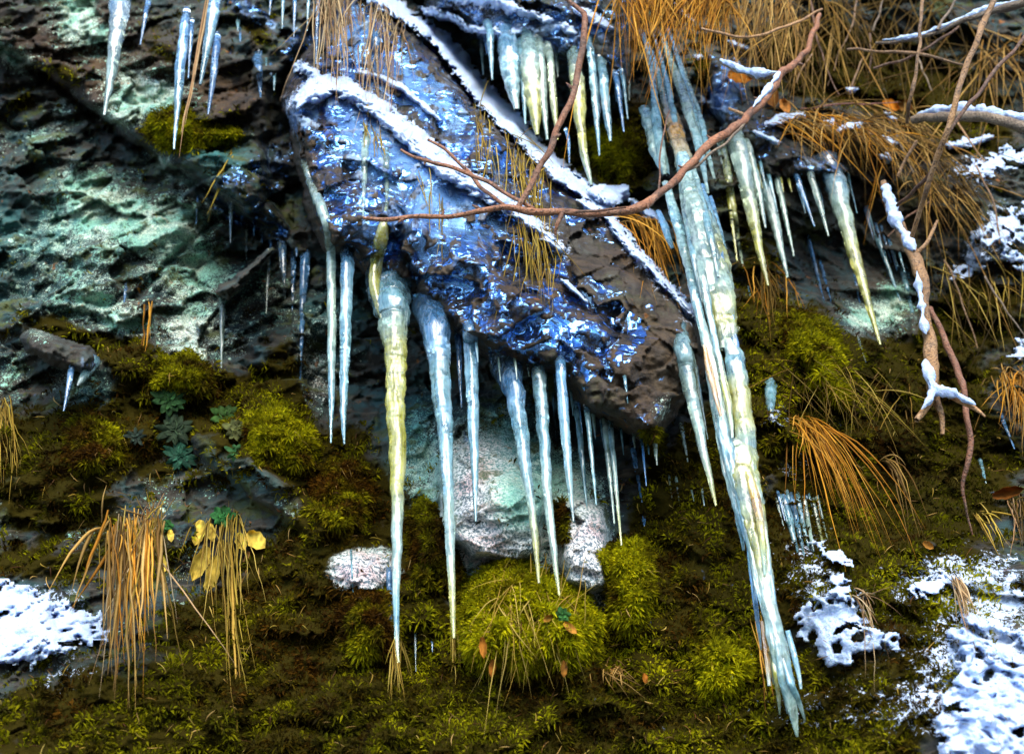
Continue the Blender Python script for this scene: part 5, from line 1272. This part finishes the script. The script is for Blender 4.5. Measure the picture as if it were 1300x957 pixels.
tuft(80, [(1230, 60), (1270, 60), (1320, 70)], [(1220, 130), (1280, 150), (1320, 150)], 'tawny grass fan above the snowy log', OLIV + STRAW, (.9, 2.2), (10, 40), .08, BG, (18, 14), (40, 34))
tuft(80, [(1160, 215), (1200, 230), (1230, 240)], [(1190, 300), (1230, 320), (1270, 310)], 'straggling straw below the crossing stems', OLIV + STRAW, (.9, 1.9), (10, 30), .07, BG, (14, 12), (26, 22))
tuft(60, [(1190, 340), (1240, 350), (1300, 350)], [(1220, 420), (1270, 440), (1310, 430)], 'thin straw strands below the crusted snow', OLIV + GOLD, (.9, 1.9), (10, 30), .06, BG, (16, 14), (26, 26))
tuft(40, [(960, 340), (975, 345), (990, 350)], [(960, 400), (980, 410), (1000, 405)], 'brown withered litter under the pale icicles', OLIV + ORNG, (1.2, 2.6), (0, 16), .04, BG, (10, 8), (12, 12))
tuft(60, [(1020, 470), (1060, 480), (1130, 490)], [(1040, 540), (1080, 560), (1150, 560)], 'wiry moss stems trailing down the dark slope', OLIV + GOLD, (.7, 1.6), (6, 24), .04, BG, (20, 14), (24, 20))
tuft(26, [(0, 520), (12, 510)], [(4, 580), (20, 600)], 'faint straw curls at the side edge over dark moss', GOLD, (1, 2.2), (10, 30), .05, BG, (6, 8), (10, 14))

sp_ = Soup()
lxx = rng.uniform(-40, 1340, 1500); lyy = rng.uniform(430, 1000, 1500)
for x_, y_ in zip(lxx, lyy):
    if float(gridval(AT['moss'], x_, y_)) < .35 or random.random() < .35:
        continue
    a_ = random.uniform(0, math.pi); l_ = random.uniform(5, 20); dx, dy = math.cos(a_) * l_, math.sin(a_) * l_
    D_ = float(front(x_, y_)) - .006
    D2 = float(front(x_ + dx, y_ + dy)) - .006
    if abs(D2 - D_) > .03:
        D2 = D_
    A_, B_ = P(x_, y_, D_), P(x_ + dx, y_ + dy, D2)
    blade_geo(sp_, A_, (A_ + B_) / 2 + np.array([random.uniform(-1, 1), -1, random.uniform(-1, 1)]) * .004, B_, random.uniform(.5, 1.3) * .5 * float(pxsize(x_, y_, D_)) * 1.4,
              random.choice(GOLD + STRAW + [np.array((.16, .06, .02)), np.array((.10, .045, .015))]) * random.uniform(.4, 1.1), 4, 6)
v, f, at_ = sp_.out()
obj('litter', v, f, GRASS, at_, label='scattered broken straw and needles lying in the moss', cat='litter', kind='stuff', origin=np.zeros(3))

# ------------------------------------------------------------------ leaves and small plants
def leaf_geo(cx, cy, L, Wd, ang, D, curl=.3, n=9, m=5, lobes=0., seed=0.):
    """leaf blade: x along midrib (px), bent out of plane"""
    u = np.linspace(0, 1, n); v = np.linspace(-1, 1, m)
    uu, vv = np.meshgrid(u, v, indexing='ij')
    prof = np.sin(np.pi * np.clip(uu * .93 + .07, 0, 1)) ** .7 * (1 + lobes * np.sin(uu * 19))
    ax = uu * L; ay = vv * prof * Wd * .5
    c, s_ = math.cos(math.radians(ang)), math.sin(math.radians(ang))
    x = cx + ax * c - ay * s_; y = cy + ax * s_ + ay * c
    ps = float(pxsize(cx, cy, D))
    z = ps * (curl * Wd * (vv ** 2 - .4) * .6 + curl * L * (uu - .3) ** 2 * .8 + .35 * Wd * vv * np.sin(uu * 3 + seed) + .22 * Wd * perlin(np.stack([uu * 4 + seed, vv * 2, uu * 0], -1)))
    V = P(x, y, D - z).reshape(-1, 3)
    i, j = np.meshgrid(np.arange(n - 1), np.arange(m - 1), indexing='ij'); A = i * m + j
    f = np.stack([A, A + 1, A + m + 1, A + m], -1).reshape(-1, 4)
    # real thickness: a second skin just behind
    back = P(x, y, D - z + .0007).reshape(-1, 3)
    V = np.concatenate([V, back]); f = np.concatenate([f, f[:, ::-1] + n * m])
    return V, f


def leaf(name, items, label, cat, group=None, mid=.03):
    s = Soup()
    for k, (x, y, L, w, a, col, curl, lob) in enumerate(items):
        D = float(front(x, y)) - .018
        v, f = leaf_geo(x, y, L, w, a, D, curl, lobes=lob, seed=k * 3.3 + x)
        s.add(v, f, np.clip(np.array(col) * random.uniform(.75, 1.1) * (1 + .8 * fbm(v * 130, 3, seed=x))[:, None], .004, .95))
    v, f, at = s.out()
    return obj(name, v, f, LEAF, at, label=label, cat=cat, group=group)


OR_, BR_, YL_ = (.72, .24, .012), (.22, .085, .015), (.80, .58, .09)
lg = 'dead leaves caught on the slope'
leaf('dead_leaf', [(924, 94, 32, 17, 12, OR_, .5, .15)], 'bright orange dead leaf behind the side twig', 'leaf', lg)
leaf('dead_leaf', [(976, 108, 30, 18, 75, BR_, .6, .1)], 'dark brown curled leaf under the reddish branch end', 'leaf', lg)
leaf('dead_leaf', [(992, 126, 20, 13, 60, (.5, .2, .04), .5, .1)], 'small rust leaf on the snow pad', 'leaf', lg)
leaf('dead_leaf', [(1120, 130, 24, 15, 20, OR_, .5, .1)], 'orange leaf of the pair by the brown stem', 'leaf', lg)
leaf('dead_leaf', [(1140, 128, 22, 16, 35, (.58, .27, .06), .6, .1)], 'rusty leaf of the pair by the brown stem', 'leaf', lg)
leaf('dead_leaf', [(1260, 630, 42, 15, -14, (.30, .10, .015), .9, .12)], 'broad brown leaf on drooping grass at the side edge', 'leaf', lg)
leaf('dead_leaf', [(1172, 688, 16, 9, 30, (.4, .18, .03), .5, .1)], 'small tan leaf at the tip of curling straw', 'leaf', lg)
leaf('dead_leaf', [(612, 808, 28, 10, 85, (.34, .13, .015), .7, .1)], 'narrow brown leaf hanging on the moss mound', 'leaf', lg)
leaf('dead_leaf', [(626, 836, 24, 9, 95, (.40, .15, .02), .7, .1)], 'reddish leaf at the lower rim of the moss mound', 'leaf', lg)
leaf('dead_leaf', [(716, 790, 22, 10, 40, (.48, .22, .03), .6, .1), (690, 788, 14, 8, -30, (.38, .18, .02), .6, .1)], 'pair of tan leaves among strands on the moss mound', 'leaf', lg)
leaf('dead_leaf', [(716, 838, 22, 9, 90, (.26, .11, .015), .7, .1)], 'dull brown leaf drooping off the moss mound', 'leaf', lg)
leaf('dead_leaf', [(962, 370, 36, 26, 80, (.26, .13, .015), .7, .15)], 'crumpled brown leaf under the yellow tipped icicle', 'leaf', lg)
leaf('dead_leaf', [(818, 854, 14, 7, 80, (.40, .14, .015), .6, .1)], 'tiny russet leaf at the foot of the dark moss', 'leaf', lg)
wl = 'withered yellow leaves on thin straw'
for x, y, L, w, a, lb in [(256, 660, 34, 17, 105, 'limp pale yellow leaf at the head of the tuft'), (266, 664, 24, 12, 80, 'small yellow leaf tucked beside the limp one'), (264, 694, 48, 20, 115, 'large crumpled straw coloured leaf'), (276, 705, 56, 17, 105, 'long golden leaf hanging in a point'),
                          (314, 676, 30, 22, 40, 'broad cream leaf folded outward'), (316, 700, 56, 9, 108, 'narrow rolled leaf ending in brown'), (302, 676, 24, 15, 70, 'dull yellow leaf in the middle of the tuft'), (216, 672, 16, 9, 85, 'single yellow leaf beside the amber blades'), (206, 706, 22, 10, 85, 'tan leaf low on the amber blades')]:
    leaf('withered_leaf', [(x, y, L, w, a, YL_ if 'brown' not in lb else (.6, .32, .10), .6, .12)], lb, 'leaf', wl)


def rosette(cx, cy, n, L, w, label, col, squash=.75):
    it = []
    for k in range(n):
        a = k / n * 360 + random.uniform(-14, 14); l = L * random.uniform(.75, 1.15) * (1 - (1 - squash) * abs(math.sin(math.radians(a))))
        it.append((cx + 2 * math.cos(math.radians(a)), cy + 2 * math.sin(math.radians(a)), l, w, a, np.array(col) * random.uniform(.45, 1.0), -.25, 0.))
    for k in range(n // 2):
        a = k / (n // 2) * 360 + 30
        it.append((cx, cy, L * .5, w * .8, a, np.array(col) * 1.3, .3, 0.))
    D0 = float(front(cx, cy)) - .018
    root = empty('rosette_plant', P(cx, cy, D0), label, 'plant', 'small rosette plants in the moss')
    for k, (x, y, l, w_, a, c_, cu, lob) in enumerate(it):
        v, f = leaf_geo(x, y, l, w_, a, D0, cu, seed=k * 3.3 + cx)
        obj('leaf', v, f, LEAF, {'tint': np.clip(np.array(c_) * (1 + .7 * fbm(v * 120, 3, seed=x))[:, None], .004, .9)}, parent=root)
    return root


rosette(214, 508, 11, 24, 9, 'green rosette plant highest in the moss', (.035, .10, .028))
rosette(222, 545, 13, 26, 9, 'dark purplish green rosette in the middle of the cluster', (.035, .060, .030))
rosette(228, 578, 12, 26, 8, 'blue green rosette lowest of the cluster', (.022, .085, .050))
rosette(172, 554, 8, 14, 5, 'tiny dark rosette beside the cluster', (.03, .05, .035))
rosette(286, 528, 9, 20, 9, 'leafy green plant beside the moss cushion', (.05, .12, .025))
rosette(300, 545, 9, 18, 9, 'reddish green plant below the leafy one', (.09, .10, .03))
rosette(298, 574, 7, 14, 6, 'small green sprout by the diagonal rock rib', (.03, .10, .03))
rosette(284, 655, 8, 16, 10, 'bright green leaves at the head of the withered tuft', (.03, .14, .035))
rosette(714, 780, 6, 12, 7, 'little green sprout on the moss mound', (.04, .14, .03))
rosette(212, 668, 6, 10, 7, 'green leaves beside the amber blades', (.03, .13, .03))

# ------------------------------------------------------------------ light, sky, camera
w = bpy.data.worlds.new("World"); S.world = w; w.use_nodes = True
nt = w.node_tree; bg = nt.nodes['Background']
SUN_EL, SUN_AZ = math.radians(36), math.radians(172)     # compass bearing of the sun: behind the viewer
sky = nt.nodes.new('ShaderNodeTexSky'); sky.sky_type = 'NISHITA'; sky.sun_disc = False
sky.sun_elevation = SUN_EL; sky.sun_rotation = SUN_AZ; sky.altitude = 1200; sky.air_density = 1.0; sky.dust_density = .0; sky.ozone_density = 4
nt.links.new(sky.outputs[0], bg.inputs[0]); bg.inputs[1].default_value = .15
sd_ = bpy.data.lights.new('sun', 'SUN'); so = bpy.data.objects.new('sun', sd_); COL.objects.link(so)
sd_.energy = 2.3; sd_.angle = math.radians(50); sd_.color = (1, .87, .68)
tos = Vector((math.sin(SUN_AZ) * math.cos(SUN_EL), math.cos(SUN_AZ) * math.cos(SUN_EL), math.sin(SUN_EL)))
so.rotation_euler = (-tos).to_track_quat('-Z', 'Y').to_euler()

cd = bpy.data.cameras.new('camera'); co = bpy.data.objects.new('camera', cd); COL.objects.link(co)
cd.lens = LENS; cd.sensor_width = 36; cd.clip_end = 500; cd.clip_start = .05
co.matrix_world = Matrix.Translation(Vector(CAM)) @ Rm.to_4x4()
cd.dof.use_dof = True; cd.dof.aperture_fstop = 5.0
fp = P(560, 480, 1.57); cd.dof.focus_distance = float((fp - CAM) @ (RN @ np.array([0, 0, -1.])))
S.camera = co
S.view_settings.view_transform = 'Standard'; S.view_settings.look = 'None'; S.view_settings.exposure = 1.6; S.view_settings.gamma = 1
S.view_settings.use_curve_mapping = False
S.cycles.max_bounces = 10; S.cycles.transmission_bounces = 8; S.cycles.glossy_bounces = 4; S.cycles.diffuse_bounces = 3
S.cycles.caustics_reflective = False; S.cycles.caustics_refractive = False
S.cycles.use_denoising = True
